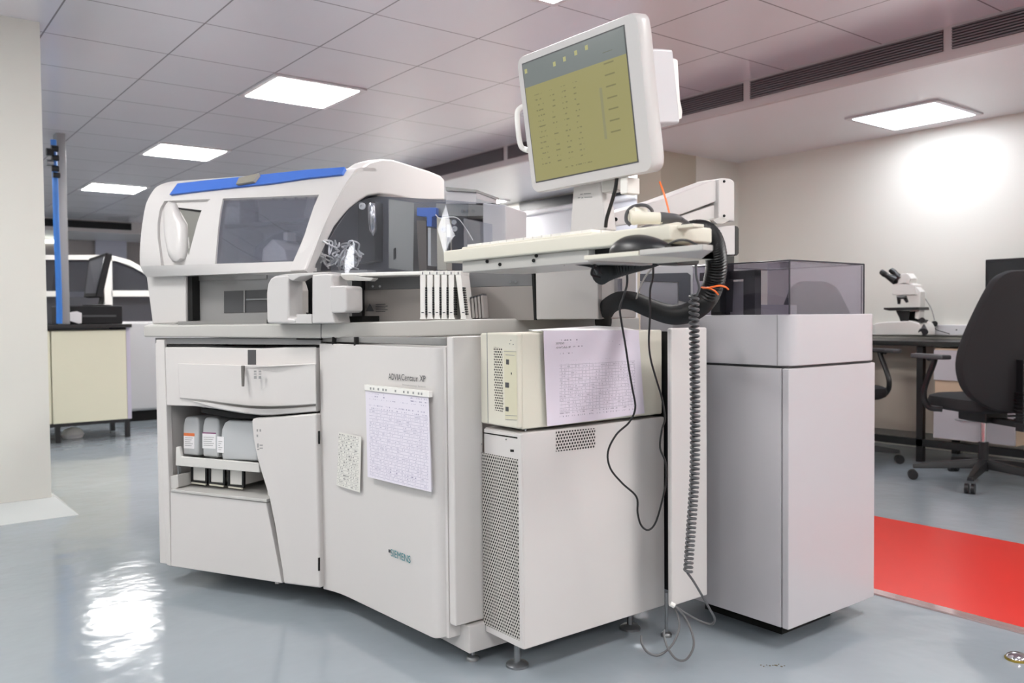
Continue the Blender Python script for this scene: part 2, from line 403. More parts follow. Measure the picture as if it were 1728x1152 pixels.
# ---- cabinet body
zb, zt = .075, .866
L0 = at(PA, 266, .0, 0); NPA = PA.n
mb = MB(); a = at(PA, 264, .0, zb); b = at(PA, 276, .0, zb)
mb.prism([a, b, b+NPA*.75, a+NPA*.75], (0, 0, zt-zb)); mk('left_side_panel', mb, WHITE, AN, bevel=.004)
mb = MB()
pp = [at(PA, 536, .03, zb), V3((1.222, 2.46, zb)), V3((1.252, 1.95, zb)), V3((1.262, 1.918, zb)), V3((1.36, 1.918, zb)), V3((1.36, 2.12, zb)), V3((2.05, 2.12, zb)), V3((2.1, 2.9, zb)), at(PA, 536, .9, zb), at(PA, 450, .75, zb), at(PA, 450, .33, zb), at(PA, 536, .33, zb)]
mk('cabinet_core', MB().prism(pp, (0, 0, zt-zb)), WHITE, AN)
mb = MB(); a = at(PA, 277, .33, zb); b = at(PA, 450, .33, zb)
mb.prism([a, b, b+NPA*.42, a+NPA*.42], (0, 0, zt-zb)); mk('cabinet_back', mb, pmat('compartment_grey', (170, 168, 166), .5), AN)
mb = MB(); a = at(PA, 277, .03, zb); b = at(PA, 540, .03, zb)
mb.prism([a, b, b+NPA*.3, a+NPA*.3], (0, 0, .09)); mk('cabinet_floor', mb, WHITE, AN)
mb = MB(); z = PA(360, 690, 0).z
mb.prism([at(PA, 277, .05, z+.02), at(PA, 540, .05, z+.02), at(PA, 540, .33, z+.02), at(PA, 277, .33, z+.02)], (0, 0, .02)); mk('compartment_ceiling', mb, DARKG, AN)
slab('compartment_divider', PA, [(441, 700), (447, 700), (470, 985), (464, 985)], .04, .33, WHITE, AN)
# ---- lower left panel, tall curved door, drawer
slab('lower_panel', PA, [(287, 829), (449, 848), (476, 984), (288.5, 955)], -.004, .02, WHITE, AN, bevel=.003)
slab('left_post', PA, [(263, 573), (277, 573), (285, 820), (288, 955.5), (281, 953), (270, 720)], -.004, .02, WHITE, AN, bevel=.003)
door = [(424, 710), (426, 706.5), (431, 705), (480, 702), (533.5, 697.5), (540.5, 992.5), (478, 984.5), (475.5, 962), (470, 930), (463, 886), (453, 838), (443, 806), (434, 776), (427, 742)]
dr = slab('fluid_door', PA, door, -.022, .012, WHITE, AN, bevel=.007, seg=3)
for yy in (738, 952): mk('hinge', MB().prism(poly(PA, [(536.5, yy-11), (539, yy-11), (539, yy+11), (536.5, yy+11)], -.0235), PA.n*.004), GAP, dr)
# small embossed symbols on the door
mb = MB()
for (x, y, w, h) in ((433, 724, 2, 4), (438, 724, 2, 4), (433, 733, 2, 4), (434, 748, 2, 7), (438, 750, 5, 2), (438, 755, 5, 2), (434, 757, 3, 2)):
    mb.prism(poly(PA, [(x, y), (x+w, y), (x+w, y+h), (x, y+h)], -.0228), PA.n*.001)
mk('symbol', mb, INKL, dr)
drawer = [(278, 585.5), (340, 585.5), (400, 587), (445, 587.5), (480, 586), (533, 585.5), (534.5, 694.5), (500, 697.5), (460, 701), (440, 701), (405, 697), (365, 690), (330, 685.5), (281, 684)]
dw = slab('upper_drawer', PA, drawer, -.004, .03, WHITE, AN, bevel=.004)
bul = [(300, 613), (372, 615), (408, 616), (408, 619), (411.5, 619), (411.5, 615.5), (458, 617), (480, 615), (533, 613), (533.8, 681.5), (500, 684), (455, 685.5), (420, 684.5), (380, 680), (340, 674.5), (303, 671.5)]
front = poly(PA, bul, 0)
def bulge_off(x): # the drawer front swells towards its right half
    s = min(1, max(0, (x-300)/150)); s = s*s*(3-2*s); e = min(1, max(0, (534-x)/70)); return -.010-.034*s*(.35+.65*e)
mb = MB(); outer = [PA(x, y, bulge_off(x)) for x, y in bul]
mb.loft([outer, front]); mk('front_bulge', mb, WHITE, dw, bevel=.006, seg=3)
lip = [(320, 676), (360, 680), (400, 686), (440, 689.5), (480, 689), (533.5, 685), (534, 693.5), (500, 696.5), (460, 699.5), (440, 699.5), (405, 695.5), (365, 689)]
mb = MB(); mb.loft([[PA(x, y, bulge_off(x)*.6-.002) for x, y in lip], poly(PA, lip, 0)]); mk('lower_lip', mb, WHITE, dw, bevel=.003)
mb = MB(); mb.prism(poly(PA, [(418, 590), (431.5, 590), (431.5, 615), (418, 615)], -.0055), PA.n*.002); mk('finger_slot', mb, DARKG, dw)
mb = MB(); mb.prism(poly(PA, [(406.5, 617), (411.5, 617), (410.5, 652), (407.5, 652)], -.052), PA.n*.006)
mk('latch_groove', mb, pmat('groove_shadow_grey', (105, 102, 98), .6), dw, bevel=.001)
mb = MB()
for x in (428.5, 436.5):
    for y, h in ((625, 3), (630, 2), (634, 5)): mb.prism(poly(PA, [(x, y), (x+3.5, y), (x+3.5, y+h), (x, y+h)], -.0545), PA.n*.002)
mk('symbol', mb, INKL, dw)
slab('shadow_gap', PA, [(281, 581.5), (340, 582), (400, 585), (445, 586), (480, 584.5), (534, 582.5), (534, 588), (281, 588)], .0, .02, GAP, AN)
slab('shadow_gap', PA, [(340, 688), (400, 697), (440, 702), (480, 700), (534, 694), (534, 700), (480, 706), (400, 706), (340, 696)], .008, .03, GAP, AN)

# ---- compartment shelves
SH = pmat('shelf_plastic', (196, 194, 191), .4)
RIM = pmat('rim_plastic', (212, 210, 206), .4)
def shelfbox(name, x0, x1, y0a, y1a, y0b, y1b, d0, d1, mat, parent, **k):
    fr = [PA(x0, y0a, d0), PA(x1, y1a, d0), PA(x1, y1b, d0), PA(x0, y0b, d0)]
    return mk(name, MB().prism(fr, PA.n*(d1-d0)), mat, parent, **k)
st = shelfbox('bottle_shelf', 298, 438, 777, 789, 784, 797, .012, .3, SH, AN, bevel=.003)
slab('shelf_rim', PA, [(296.5, 754), (303, 753), (306, 770), (436, 781), (438, 797.5), (296, 785.5)], .005, .016, RIM, st, bevel=.003)
slab('shelf_bracket', PA, [(299, 784), (301.5, 784), (301.5, 802), (299, 802)], .02, .03, STEEL, st)
lt = shelfbox('lower_tray', 288, 450, 825, 842, 829.5, 847.5, -.010, .3, SH, AN, bevel=.002)
slab('tray_end', PA, [(287, 803), (300, 800.5), (301, 822), (288, 829)], .004, .3, SH, lt, bevel=.003)
slab('guide_rail', PA, [(284, 732), (306, 727), (306, 729), (284, 734.5)], .2, .21, PALE, AN)
# ---- bottles (lift out: their own things)
def bottle(x0, x1, yt, yb, d, lab, labcol, label, sh=.16):
    zf = .82
    P = lambda x, y, dd=0: PA(x, y, d+dd)
    yb2 = yb
    base = P((x0+x1)/2, yb); t = thing('reagent_bottle', (base.x, base.y, P(x0, yb2).z), label, 'bottle')
    w = x1-x0; hgt = yb-yt
    out = [(x0+w*.03, yb), (x0, yb-hgt*.5), (x0+w*.02, yt+hgt*.22), (x0+w*.10, yt+hgt*.06), (x0+w*.2, yt), (x1-w*.12, yt+hgt*.01), (x1-w*.03, yt+hgt*.1), (x1, yt+hgt*.25), (x1, yb-hgt*.5), (x1-w*.03, yb+hgt*.03)]
    mk('bottle_body', MB().prism([P(*q) for q in out], PA.n*sh), BOTTLE, t, bevel=.008, seg=3)
    (a, b, c, e) = lab
    L = mk('label', MB().prism([P(a, c, -.001), P(b, c+1, -.001), P(b, e+1, -.001), P(a, e, -.001)], PA.n*.0012), PAPERW, t)
    if labcol:
        mk('label_stripe', MB().prism([P(a, c, -.0016), P(b, c+1, -.0016), P(b, c+(6 if labcol is LAB_O else 3), -.0016), P(a, c+(5 if labcol is LAB_O else 2), -.0016)], PA.n*.0012), labcol, L)
    mb = MB(); n = 5
    for i in range(n):
        y = c+8+i*(e-c-10)/n; mb.prism([P(a+2, y, -.0016), P(b-3-(i % 3)*2, y+.5, -.0016), P(b-3-(i % 3)*2, y+1.3, -.0016), P(a+2, y+.8, -.0016)], PA.n*.001)
    mk('print', mb, INKL, L)
bottle(308, 335, 703, 767, .05, (310, 328, 730, 756), LAB_O, 'milky plastic reagent bottle with an orange-topped label, leftmost on the shelf')
bottle(341, 369, 704, 770, .05, (341.5, 364, 729, 756), LAB_P, 'milky plastic reagent bottle with a purple-edged label, middle of the shelf')
bottle(372, 436, 709, 776, .03, (366.5, 378, 736, 763), None, 'wide milky plastic bottle with a plain white label at the right of the shelf', sh=.22)
# small black-framed white packs under the shelf
for i, (x, y0, y1, lb) in enumerate([(322, 787, 812, 'black-framed white waste pack under the bottle shelf, leftmost of three'), (352, 790, 815, 'black-framed white waste pack under the bottle shelf, middle of three'), (384, 793, 819, 'black-framed white waste pack under the bottle shelf, rightmost of three')]):
    P = lambda a, b, dd=0: PA(a, b, .06+dd)
    t = thing('reagent_pack', P(x+13, y1+2), lb, 'reagent pack', 'packs in the lower tray')
    mk('pack_body', MB().prism([P(x+2, y0-4, .004), P(x+25, y0-2, .004), P(x+25, y1, .004), P(x+2, y1-2, .004)], PA.n*.12), PALE, t, bevel=.003)
    mb = MB()
    for q in ([(x, y0-3), (x+3, y0-3), (x+3, y1), (x, y1)], [(x+24, y0-1), (x+27, y0-1), (x+27, y1+3), (x+24, y1+3)], [(x, y1-2), (x+27, y1+1), (x+27, y1+4), (x, y1+1)]):
        mb.prism([P(*k) for k in q], PA.n*.01)
    mk('black_frame', mb, BLACK, t)
    mk('front_lip', MB().prism([P(x+1, y1+1, -.004), P(x+24, y1+4, -.004), P(x+24, y1+6.5, -.004), P(x+1, y1+3.5, -.004)], PA.n*.006), CREAM, t)

# ---- main centre door (bends with the front, rounded right edge)
def arc(cx, cy, r, a0, a1, n): return [(cx+r*math.cos(math.radians(a0+(a1-a0)*i/n)), cy+r*math.sin(math.radians(a0+(a1-a0)*i/n))) for i in range(n+1)]
plan = [(PA(542, 800, 0).x, PA(542, 800, 0).y), (1.1925, 2.515), (1.2005, 2.487), (1.2065, 2.455), (1.210, 2.42), (1.2135, 2.36), (1.2345, 1.965)] + arc(1.2735, 1.9605, .038, 183, 270, 7) + [(1.315, 1.9215)]
def strip(pts, z0, z1, th):
    n = len(pts); res_o = []; res_i = []
    for i, p in enumerate(pts):
        a = pts[max(0, i-1)]; b = pts[min(n-1, i+1)]; t = V3((b[0]-a[0], b[1]-a[1], 0)).normalized(); nn = V3((-t.y, t.x, 0))
        res_o.append(V3((p[0], p[1], 0))); res_i.append(V3((p[0], p[1], 0))+nn*th)
    f = lambda z, i: z[i] if isinstance(z, list) else z
    rings = []
    for i in range(n):
        rings.append([res_o[i]+ZZ*f(z0, i), res_i[i]+ZZ*f(z0, i), res_i[i]+ZZ*f(z1, i), res_o[i]+ZZ*f(z1, i)])
    return MB().loft(rings)
sgn = 1
cd = mk('center_door', strip(plan, [.07]*6+[.07]+[.07, .0705, .072, .0735, .075, .077, .079, .081]+[.083], .8665, .02), WHITE, AN, bevel=.003)
lk = DB(555, 714, -.003); mk('lock', MB().lathe(DB(555, 714, 0), -DB.n, [(.007, 0), (.007, .002), (.004, .0025), (.001, .0025)], 16), STEEL, cd, smooth=True)
DX = (DB(700, 800)-DB(620, 800)); DX = V3((DX.x, DX.y, 0)).normalized()
def dtext(name, s, xa, ya, xb, hpx, mat, bold=0.0, parent=None):
    o = DB(xa, ya, -.0012); e = DB(xb, ya, -.0012); w = V3((e.x-o.x, e.y-o.y, 0)).length
    return text(name, s, o, DX, ZZ, abs(DB(xa, ya-hpx).z-o.z), mat, parent or cd, width=w, bold=bold)
dtext('lettering', 'ADVIA', 655.5, 640, 676.5, 10.5, INK, .008)
dtext('lettering', 'Centaur', 677.5, 641.3, 705, 10.5, INK)
dtext('lettering', 'XP', 708, 643.3, 718, 10.5, INK, .01)
dtext('small_lettering', 'Immunoassay System', 679, 651, 718, 4, INKL)
dtext('maker_lettering', 'SIEMENS', 659.5, 938.0, 692.5, 12.5, TEAL, 0)
mk('maker_dot', MB().prism(poly(DB, [(655.5, 926.5), (658.5, 927.5), (658.5, 932.5), (655.5, 931.5)], -.0015), DB.n*.001), INK, cd)
# ---- fascia between door and counter
fz1 = [.886]*3+[.8865, .887, .888, .893]+[.894]*8
fplan = [(x+.012, y+.004) for x, y in plan[:-2]]
mk('fascia_strip', strip(fplan, .871, [.887, .887, .888, .888, .889, .890, .894]+[.8945]*7, .02), GREYM, AN, bevel=.004)
slab('fascia_strip', PA, [(262, 570), (541, 571), (541, 581.5), (262, 580)], .006, .03, GREYP, AN)
slab('fascia_gap', DB, [(560, 568.5), (562, 568.5), (562, 582.5), (560, 582.5)], .0, .012, GAP, AN)
slab('fascia_gap', DB, [(597, 568.5), (599.5, 568.5), (599.5, 583), (597, 583)], .004, .016, GAP, AN)
slab('fascia_gap', PA, [(500, 570), (539, 570.5), (539, 573.5), (500, 573)], -.006, .01, GAP, AN)
# ---- body side panel and base with feet
mb = MB(); A = Vh(766.5, 1060, 1.885); B = Vh(806, 1049, 1.885)
mb.prism([V3((1.262, 1.885, .115)), V3((1.36, 1.885, .115)), V3((1.36, 1.915, .115)), V3((1.262, 1.915, .115))], (0, 0, .896-.115)); mk('right_side_panel', mb, WHITE, AN, bevel=.005)
qbox('base_frame', (1.30, 1.875, .035), (2.0, 2.6, .11), WHITE, AN, bevel=.003)
def foot(parent, x, y, ztop, r=.03, mat=STEEL):
    f = mk('leveling_foot', MB().lathe((x, y, 0), ZZ, [(r, 0), (r, .006), (r*.8, .011), (r*.3, .014), (r*.3, ztop)], 20), mat, parent, smooth=True); return f
foot(AN, 1.335, 1.91, .05, .018); foot(AN, 1.95, 2.5, .05); foot(AN, 1.12, 3.25, .1); foot(AN, 1.35, 2.7, .1); foot(AN, 1.6, 3.3, .1)
# ---- counter
cpix = [(243, 549, 568.5), (541, 545.2, 570.8), (785, 538.3, 566.2)]
ctop = []; cbot = []
for x, y0, y1 in cpix:
    ctop.append(PA(x, y0, -.012)); cbot.append(PA(x, y1, -.012))
corner = ctop[-1]; cb = cbot[-1]
e1x, e1y = 2.16, 2.05
ctop[-1] = V3((corner.x, corner.y, corner.z))
for q, (L_, z_) in enumerate(((ctop, corner.z), (cbot, cb.z))):
    c0 = L_[-1]; tdir = (L_[-1]-L_[-2]).normalized()
    L_.append(V3((c0.x+tdir.x*.02+.03, c0.y+tdir.y*.02-.005, z_)))
    L_.append(V3((e1x, 2.06, z_))); L_.append(V3((e1x+.1, 2.95, z_)))
    p = PA(255, 560, .75); L_.append(V3((p.x, p.y, L_[0].z)))
cn = mk('countertop', MB().loft([cbot, ctop]), COUNT, AN, bevel=.006, seg=3)
slab('seam', PA, [(541, 545.5), (542.2, 545.5), (542.2, 570.5), (541, 570.5)], -.0127, -.005, DARKG, cn)
CT = lambda x: .9275+(x-243)*(.942-.9275)/(785-243)   # counter top height by picture column

# ---- grey wall under the hood
slab('under_hood_wall', BPL, [(318, 462), (620, 455), (620, 543), (318, 546)], .0, .05, GREYP, AN)
slab('wall_edge', BPL, [(318, 465), (450, 462), (450, 470), (318, 474)], -.004, 0, GREYM, AN)
w1 = slab('viewing_slot', BPL, [(378, 491), (452, 488.5), (452, 526), (378, 528)], -.002, .002, DARKG, AN)
slab('slot_bar', BPL, [(415, 504), (452, 503), (452, 505.5), (415, 506.5)], -.006, -.003, STEEL, w1)
slab('slot_bar', BPL, [(411, 490), (413, 490), (413, 527), (411, 527)], -.006, -.003, GREYP, w1)
mb = MB(); mb.prism(poly(BPL, [(300, 542), (450, 539), (450, 546), (300, 547.5)], -.05), BPL.n*.05); mk('wall_foot', mb, GREYM, AN)
slab('back_wall_upper', BPL, [(596, 459), (902, 455), (900, 481.5), (612, 489)], .0, .04, pmat('upper_wall_grey', (110, 110, 112), .45), AN)
slab('back_wall_lower', BPL, [(612, 489.5), (900, 482), (903, 540), (612, 543)], -.004, .04, pmat('warm_wall_grey', (150, 144, 141), .4, metal=.2), AN)
slab('wall_seam', BPL, [(896, 440), (900, 440), (905, 540), (901, 540)], -.012, .04, GAP, AN)
for (x, y) in ((629, 483), (641, 483), (861, 475), (870, 475), (870, 460)):
    mk('screw', MB().cyl(BPL(x, y, -.001), BPL(x, y, -.006), .004, n=10), STEEL, AN)
mk('print', MB().prism(poly(BPL, [(617, 525), (624, 512), (631, 525)], -.0052), BPL.n*.001), DARKG, AN)
mb = MB()
for i in range(5): mb.prism(poly(BPL, [(634, 513+i*3), (650+(i % 2)*4, 512.6+i*3), (650+(i % 2)*4, 513.8+i*3), (634, 514.2+i*3)], -.0052), BPL.n*.001)
mk('print', mb, DARKG, AN)
slab('dark_floor_slot', BPL, [(565, 534), (612, 533), (612, 543), (565, 544)], -.1, -.005, GAP, AN)
mb = MB(); mb.prism(poly(BPL, [(594, 470), (610, 470), (611, 542), (594, 542)], -.02), BPL.n*.02); mk('black_post', mb, BLACK, AN)
# right hand grey housing behind the keyboard tray
E1 = Plane(at_depth(903, 2.56), at_depth(1010, 2.50))
slab('rear_housing', E1, [(903, 437), (1009, 432), (1010, 538.5), (905, 539.5)], 0, .35, pmat('housing_grey', (186, 183, 181), .35), AN, bevel=.004)
E2 = Plane(at_depth(1010, 2.53), at_depth(1075, 2.62))
slab('rear_housing', E2, [(1010, 440), (1074, 447), (1074, 536), (1011, 538)], .01, .3, WHITE, AN, bevel=.004)
slab('hinge_plate', E2, [(1042, 470), (1050, 470), (1050, 500), (1042, 500)], -.004, .01, CHROME, AN)

# ---- left column under the hood
LC = Plane(at_depth(250, 3.2), at_depth(318, 3.10))
slab('left_column', LC, [(246, 462), (313, 460), (313.5, 545), (257, 547)], 0, .25, WHITE2, AN, bevel=.006)
slab('black_seal', LC, [(299, 466), (324, 463), (325, 540), (315, 541), (314, 478), (304, 472)], .01, .05, GAP, AN)

# ---- hood: loft between a left and a right profile
NH = HF.n; HR0 = HF(517, 457); HL0 = HF(247, 467)
NR = Plane((HR0.x, HR0.y), (HR0.x+NH.x, HR0.y+NH.y)); NL = Plane((HL0.x, HL0.y), (HL0.x+NH.x, HL0.y+NH.y))
Rp = [(517, 457), (524, 440), (532, 418), (545, 385), (559, 354), (567, 338), (573, 327), (583, 310), (592, 297), (603, 284), (622, 283), (650, 286), (690, 293), (742, 303)]
Lp = [(247, 467), (237, 449), (236, 425), (238, 395), (242, 365), (245, 350), (248, 340), (256, 325), (266, 314), (285, 307), (310, 305), (340, 306), (380, 311), (410, 316)]
RES = 4
R3 = catmull([NR(*q) for q in Rp], RES); L3 = catmull([NL(*q) for q in Lp], RES)
def S(w, t, inset=0.0):
    i = int(w*RES); i = max(0, min(len(R3)-1, i))
    a, b = L3[i], R3[i]; p = a+(b-a)*t
    if inset:
        j0, j1 = max(0, i-1), min(len(R3)-1, i+1); tg = ((R3[j1]-R3[j0])*t+(L3[j1]-L3[j0])*(1-t)).normalized()
        nrm = tg.cross((b-a).normalized()).normalized()
        if nrm.dot(NH) < 0 and nrm.z > -0.5 and w < 9: nrm = -nrm
        if w >= 9: nrm = V3((0, 0, -1))
        p = p+nrm*inset
    return p
def t_at(w, px):
    lo, hi = 0.0, 1.0
    for _ in range(30):
        m = (lo+hi)/2
        if proj(S(w, m))[0] < px: lo = m
        else: hi = m
    return (lo+hi)/2
def interp(pl, y):   # x of a picture polyline at height y
    pl = sorted(pl, key=lambda q: q[1])
    if y <= pl[0][1]: return pl[0][0]
    for (x0, y0), (x1, y1) in zip(pl, pl[1:]):
        if y <= y1: return x0+(x1-x0)*(y-y0)/(y1-y0)
    return pl[-1][0]
def patch(name, w0, w1, tl, tr, mat, parent, inset=0.0, th=.012, n=14, **k):
    """piece of the hood skin; tl / tr are numbers or picture polylines bounding it left and right"""
    grid = []
    for i in range(int(w0*RES), int(w1*RES)+1):
        w = i/RES
        def ed(e):
            if isinstance(e, (int, float)): return e
            m = .5
            for _ in range(6): m = t_at(w, interp(e, proj(S(w, m))[1]))
            return m
        a, b = ed(tl), ed(tr); grid.append([(w, a+(b-a)*j/n) for j in range(n+1)])
    outer = [[S(w, t, inset) for w, t in row] for row in grid]; inner = [[S(w, t, inset+th) for w, t in row] for row in grid]
    mb = MB(); m, q = len(grid), n+1; v = [p for r in outer for p in r]+[p for r in inner for p in r]; o = m*q; f = []
    for i in range(m-1):
        for j in range(n):
            a = i*q+j; f += [(a, a+1, a+q+1, a+q), (o+a, o+a+q, o+a+q+1, o+a+1)]
    for j in range(n): f += [(j, o+j, o+j+1, j+1), ((m-1)*q+j, (m-1)*q+j+1, o+(m-1)*q+j+1, o+(m-1)*q+j)]
    for i in range(m-1): f += [(i*q, (i+1)*q, o+(i+1)*q, o+i*q), (i*q+n, o+i*q+n, o+(i+1)*q+n, (i+1)*q+n)]
    mb.add(v, f); return mk(name, mb, mat, parent, smooth=True, **k)
hood = mk('hood', MB().prism([HL0+NH*.02, HR0+NH*.02, HR0+NH*.05, HL0+NH*.05], (0, 0, .012)), WHITE2, AN)
patch('hood_lip', 0, 1, 0, 1, WHITE2, hood, th=.03)
winL = [(363, 446), (365, 420), (368, 385), (372, 355), (378, 325)]; winR = [(501, 443), (508, 415), (518, 383), (529, 350), (541, 322)]
vR = [(312, 450), (316, 440), (321, 420), (327, 398), (333, 375), (340, 355), (350, 340), (362, 330)]
recL = [(273, 455), (270, 430), (266, 400), (266, 375), (270, 352), (280, 335), (292, 326)]
patch('left_cap', 1, 9, 0, recL, WHITE2, hood, n=8)
patch('recess', 1, 7, recL, vR, WHITE2, hood, inset=.012, n=10)
mp = patch('mullion', 1, 6, vR, winL, WHITE2, hood, n=6, th=.03)
patch('right_rim', 1, 6, winR, 1, WHITE2, hood, n=4)
patch('top_band', 6, 10.5, recL, 1, WHITE2, hood, n=16)
patch('left_top', 9, 10.5, 0, .12, WHITE2, hood, n=4)
patch('hood_window', 1, 6, winL, winR, WINDOWG, hood, inset=.008, th=.003, n=10)
mb = MB()
a_, b_ = t_at(1, 372), t_at(1, 505)
# dark v-shaped gap with the bottle shaped fin in the left recess
def onS(x, y, ins):
    w, t = 3, .2
    best = None
    for i in range(0, 9*RES):
        w = i/RES; t = t_at(w, x); yy = proj(S(w, t))[1]
        if best is None or abs(yy-y) < best[0]: best = (abs(yy-y), w, t)
    return S(best[1], best[2], ins)
REC = Plane((HF(300, 400).x, HF(300, 400).y), (HF(350, 400).x, HF(350, 400).y))
v = [(299, 351), (339, 355), (334, 370), (327, 398), (321, 420), (316, 436), (313, 420), (313.5, 380), (306, 362)]
dd = [onS(x, y, .0105) for x, y in v]
cen = sum(dd, V3((0, 0, 0)))/len(dd)
mk('dark_gap', MB().add(dd+[p+NH*.02 for p in dd], [tuple(range(len(dd)))]+[tuple(range(2*len(dd)-1, len(dd)-1, -1))]), pmat('gap_grey', (118, 117, 112), .5), hood)
gl = [onS(x, y, .009) for x, y in [(298, 349.5), (339, 354), (339, 357), (299, 352.5)]]
mk('gap_edge', MB().prism(gl, NH*.004), GAP, hood)
fin = [(276, 345), (284, 338), (295, 341), (299, 352), (303, 362), (312, 373), (313.5, 388), (313, 425), (309, 438), (300, 443), (290, 440), (282, 428), (276, 400), (273, 370)]
fr_ = [[onS(295+(x-295)*k, 392+(y-392)*(1-(1-k)*.4), q) for x, y in fin] for k, q in ((1, .013), (.96, .004), (.82, -.006), (.6, -.012), (.3, -.014))]
mk('pull_handle', MB().loft(fr_), WHITE2, hood, smooth=True)
# blue strip + grey catch
lo = [(288, 331.5), (340, 325), (400, 318), (460, 311.5), (520, 305), (578, 298.5)]
hi = [(302, 315), (345, 310.5), (402, 304.5), (460, 298), (520, 291.5), (584, 284.5)]
def band(nm, lo, hi, out, th, mat, par, **k):
    A = [onS(x, y, -out) for x, y in lo]; B = [onS(x, y, -out-.004) for x, y in hi]
    rings_ = [[p, q, q+NH*th-ZZ*th, p+NH*th-ZZ*th*.3] for p, q in zip(A, B)]
    return mk(nm, MB().loft(rings_), mat, par, **k)
bs = band('blue_strip', lo, hi, .010, .016, BLUE, hood, bevel=.0015)
band('grey_catch', [(402, 318.5), (431, 315)], [(408, 309), (441, 303)], .022, .016, pmat('catch_grey', (140, 136, 126), .45), hood, bevel=.002)
# right end cap: thick arch
Ro = [(515, 457), (521, 441), (530, 420), (545, 383), (561, 350), (575, 326), (589, 303), (606, 285), (624, 273), (645, 267.5), (664, 269), (690, 277), (723, 287.5), (744, 296), (751, 303), (751, 338)]
Ri = [(727, 338.5), (704.6, 338.5), (688, 335.6), (661, 330), (640, 328), (621, 331), (608, 339), (592, 351), (581, 363), (565, 383), (551, 411.5), (540, 436), (532, 452)]
cap = [NR(*q) for q in Ro+Ri]; M_ = (HL0-HR0); M_ = V3((M_.x, M_.y, 0)).normalized()
mk('end_arch', MB().prism(cap, M_*.075), WHITE2, hood, bevel=.009, seg=3)
slab('hood_rear', NR, [(700, 300), (748, 302), (748, 338), (700, 338)], .08, .6, WHITE2, hood)
mk('rubber_stop', MB().lathe(HF(496, 456, .03), -ZZ, [(.014, 0), (.014, .008), (.008, .014), (.001, .015)], 14), GAP, hood, smooth=True)

# ---- inside of the hood
INT = pmat('hood_inside_grey', (165, 166, 170), .45); INT2 = pmat('inside_panel_grey', (195, 195, 198), .4); IND = pmat('inside_dark', (110, 110, 118), .4)
ins = slab('inner_back', HF, [(300, 350), (640, 340), (640, 462), (300, 470)], .42, .45, INT, hood)
slab('inner_panel', HF, [(386, 388), (402, 387), (402, 440), (386, 441)], .12, .2, INT2, ins)
slab('inner_panel', HF, [(366, 384), (400, 383), (400, 442), (366, 444)], .3, .34, INT2, ins)
slab('inner_panel', HF, [(410, 390), (424, 389), (424, 440), (410, 441)], .2, .26, INT2, ins)
slab('inner_rail', HF, [(364, 380), (525, 368), (525, 375), (364, 386)], .16, .19, STEEL, ins)
slab('inner_panel', HF, [(404, 340), (430, 337), (430, 374), (404, 377)], .3, .34, IND, ins)
slab('inner_panel', HF, [(436, 335), (520, 326), (512, 366), (436, 372)], .3, .34, INT2, ins)
slab('dark_arm', HF, [(425, 440), (432, 415), (462, 396), (484, 388), (490, 404), (470, 412), (444, 420), (441, 440)], .14, .2, IND, ins)
slab('white_bin', HF, [(441, 441), (443, 420), (459, 403), (480, 420), (483, 439)], .08, .2, PALE, ins, bevel=.003)
slab('inner_clip', HF, [(478, 392), (485, 391), (485, 406), (478, 404)], .1, .14, PALE, ins)
# inside behind the clear cover
CV = Plane(at_depth(590, 3.06), at_depth(800, 2.90))
slab('works_back', CV, [(560, 345), (590, 328), (800, 340), (815, 345), (815, 462), (540, 462)], .12, .16, IND, AN)
slab('works_panel', CV, [(604, 345), (633, 340), (633, 440), (604, 445)], .06, .12, DARKG, AN)
slab('works_panel', CV, [(656, 336), (699, 342), (697, 458), (656, 452)], .0, .12, GREYM, AN)
slab('panel_slot', CV, [(664, 420), (667, 418), (667, 436), (664, 438)], -.004, .0, GAP, AN)
mb = MB(); q0 = CV(628, 350, -.02); q1 = CV(630, 398, -.02); mb.lathe(q1, (q0-q1), [(.001, 0), (.014, .02), (.016, .06), (.016, .10), (.012, .115), (.001, .116)], 20)
mk('highlight_cylinder', mb, CHROME, AN, smooth=True)  # chrome cylinder added to stand in for a bright reflection
slab('blue_block', CV, [(703, 350), (736, 350), (736, 364), (729, 366), (729, 382), (720, 382), (720, 366), (703, 364)], -.04, .04, BLUE, AN, bevel=.002)
slab('brown_column', CV, [(703, 372), (719, 372), (720, 455), (707, 457)], -.02, .06, pmat('brown_grey', (96, 86, 80), .5), AN)
slab('beige_column', CV, [(737, 366), (752, 368), (753, 455), (738, 455)], -.05, .0, TAN, AN)
slab('works_panel', CV, [(722, 384), (727, 384), (727, 448), (722, 448)], -.03, .02, INT2, AN)
for x, y, r_ in ((612, 348, .012), (749, 387, .009), (768, 386, .009), (767, 375, .008)):
    mk('pulley', MB().lathe(CV(x, y, -.055), -CV.n, [(r_, 0), (r_, .006), (r_*.45, .0065), (r_*.45, .003), (.0005, .003)], 18), INT2, AN, smooth=True)
mk('sensor_tube', MB().cyl(CV(757, 400, -.06), CV(757, 379, -.06), .006), PALE, AN, smooth=True)
mk('sensor_tube', MB().cyl(CV(757, 425, -.06), CV(757, 400, -.06), .007), BLACK, AN, smooth=True)
mk('clear_line', MB().tube([CV(735, 362, -.07), CV(742, 368, -.07), (CV(755, 366, -.07)), CV(772, 368, -.07), CV(786, 385, -.07), CV(798, 405, -.07)], .0018, 6), PALE, AN, smooth=True)
slab('upper_plate', CV, [(736, 343), (815, 346), (815, 364), (736, 364)], -.02, .1, GREYM, AN)
for x, y in ((780, 356), (788, 356), (798, 356)): mk('screw', MB().cyl(CV(x, y, -.021), CV(x, y, -.026), .005, n=10), STEEL, AN)
slab('rear_column', CV, [(814, 343), (854, 346), (854, 470), (817, 470)], -.02, .2, pmat('column_white', (206, 203, 206), .4), AN, bevel=.004)
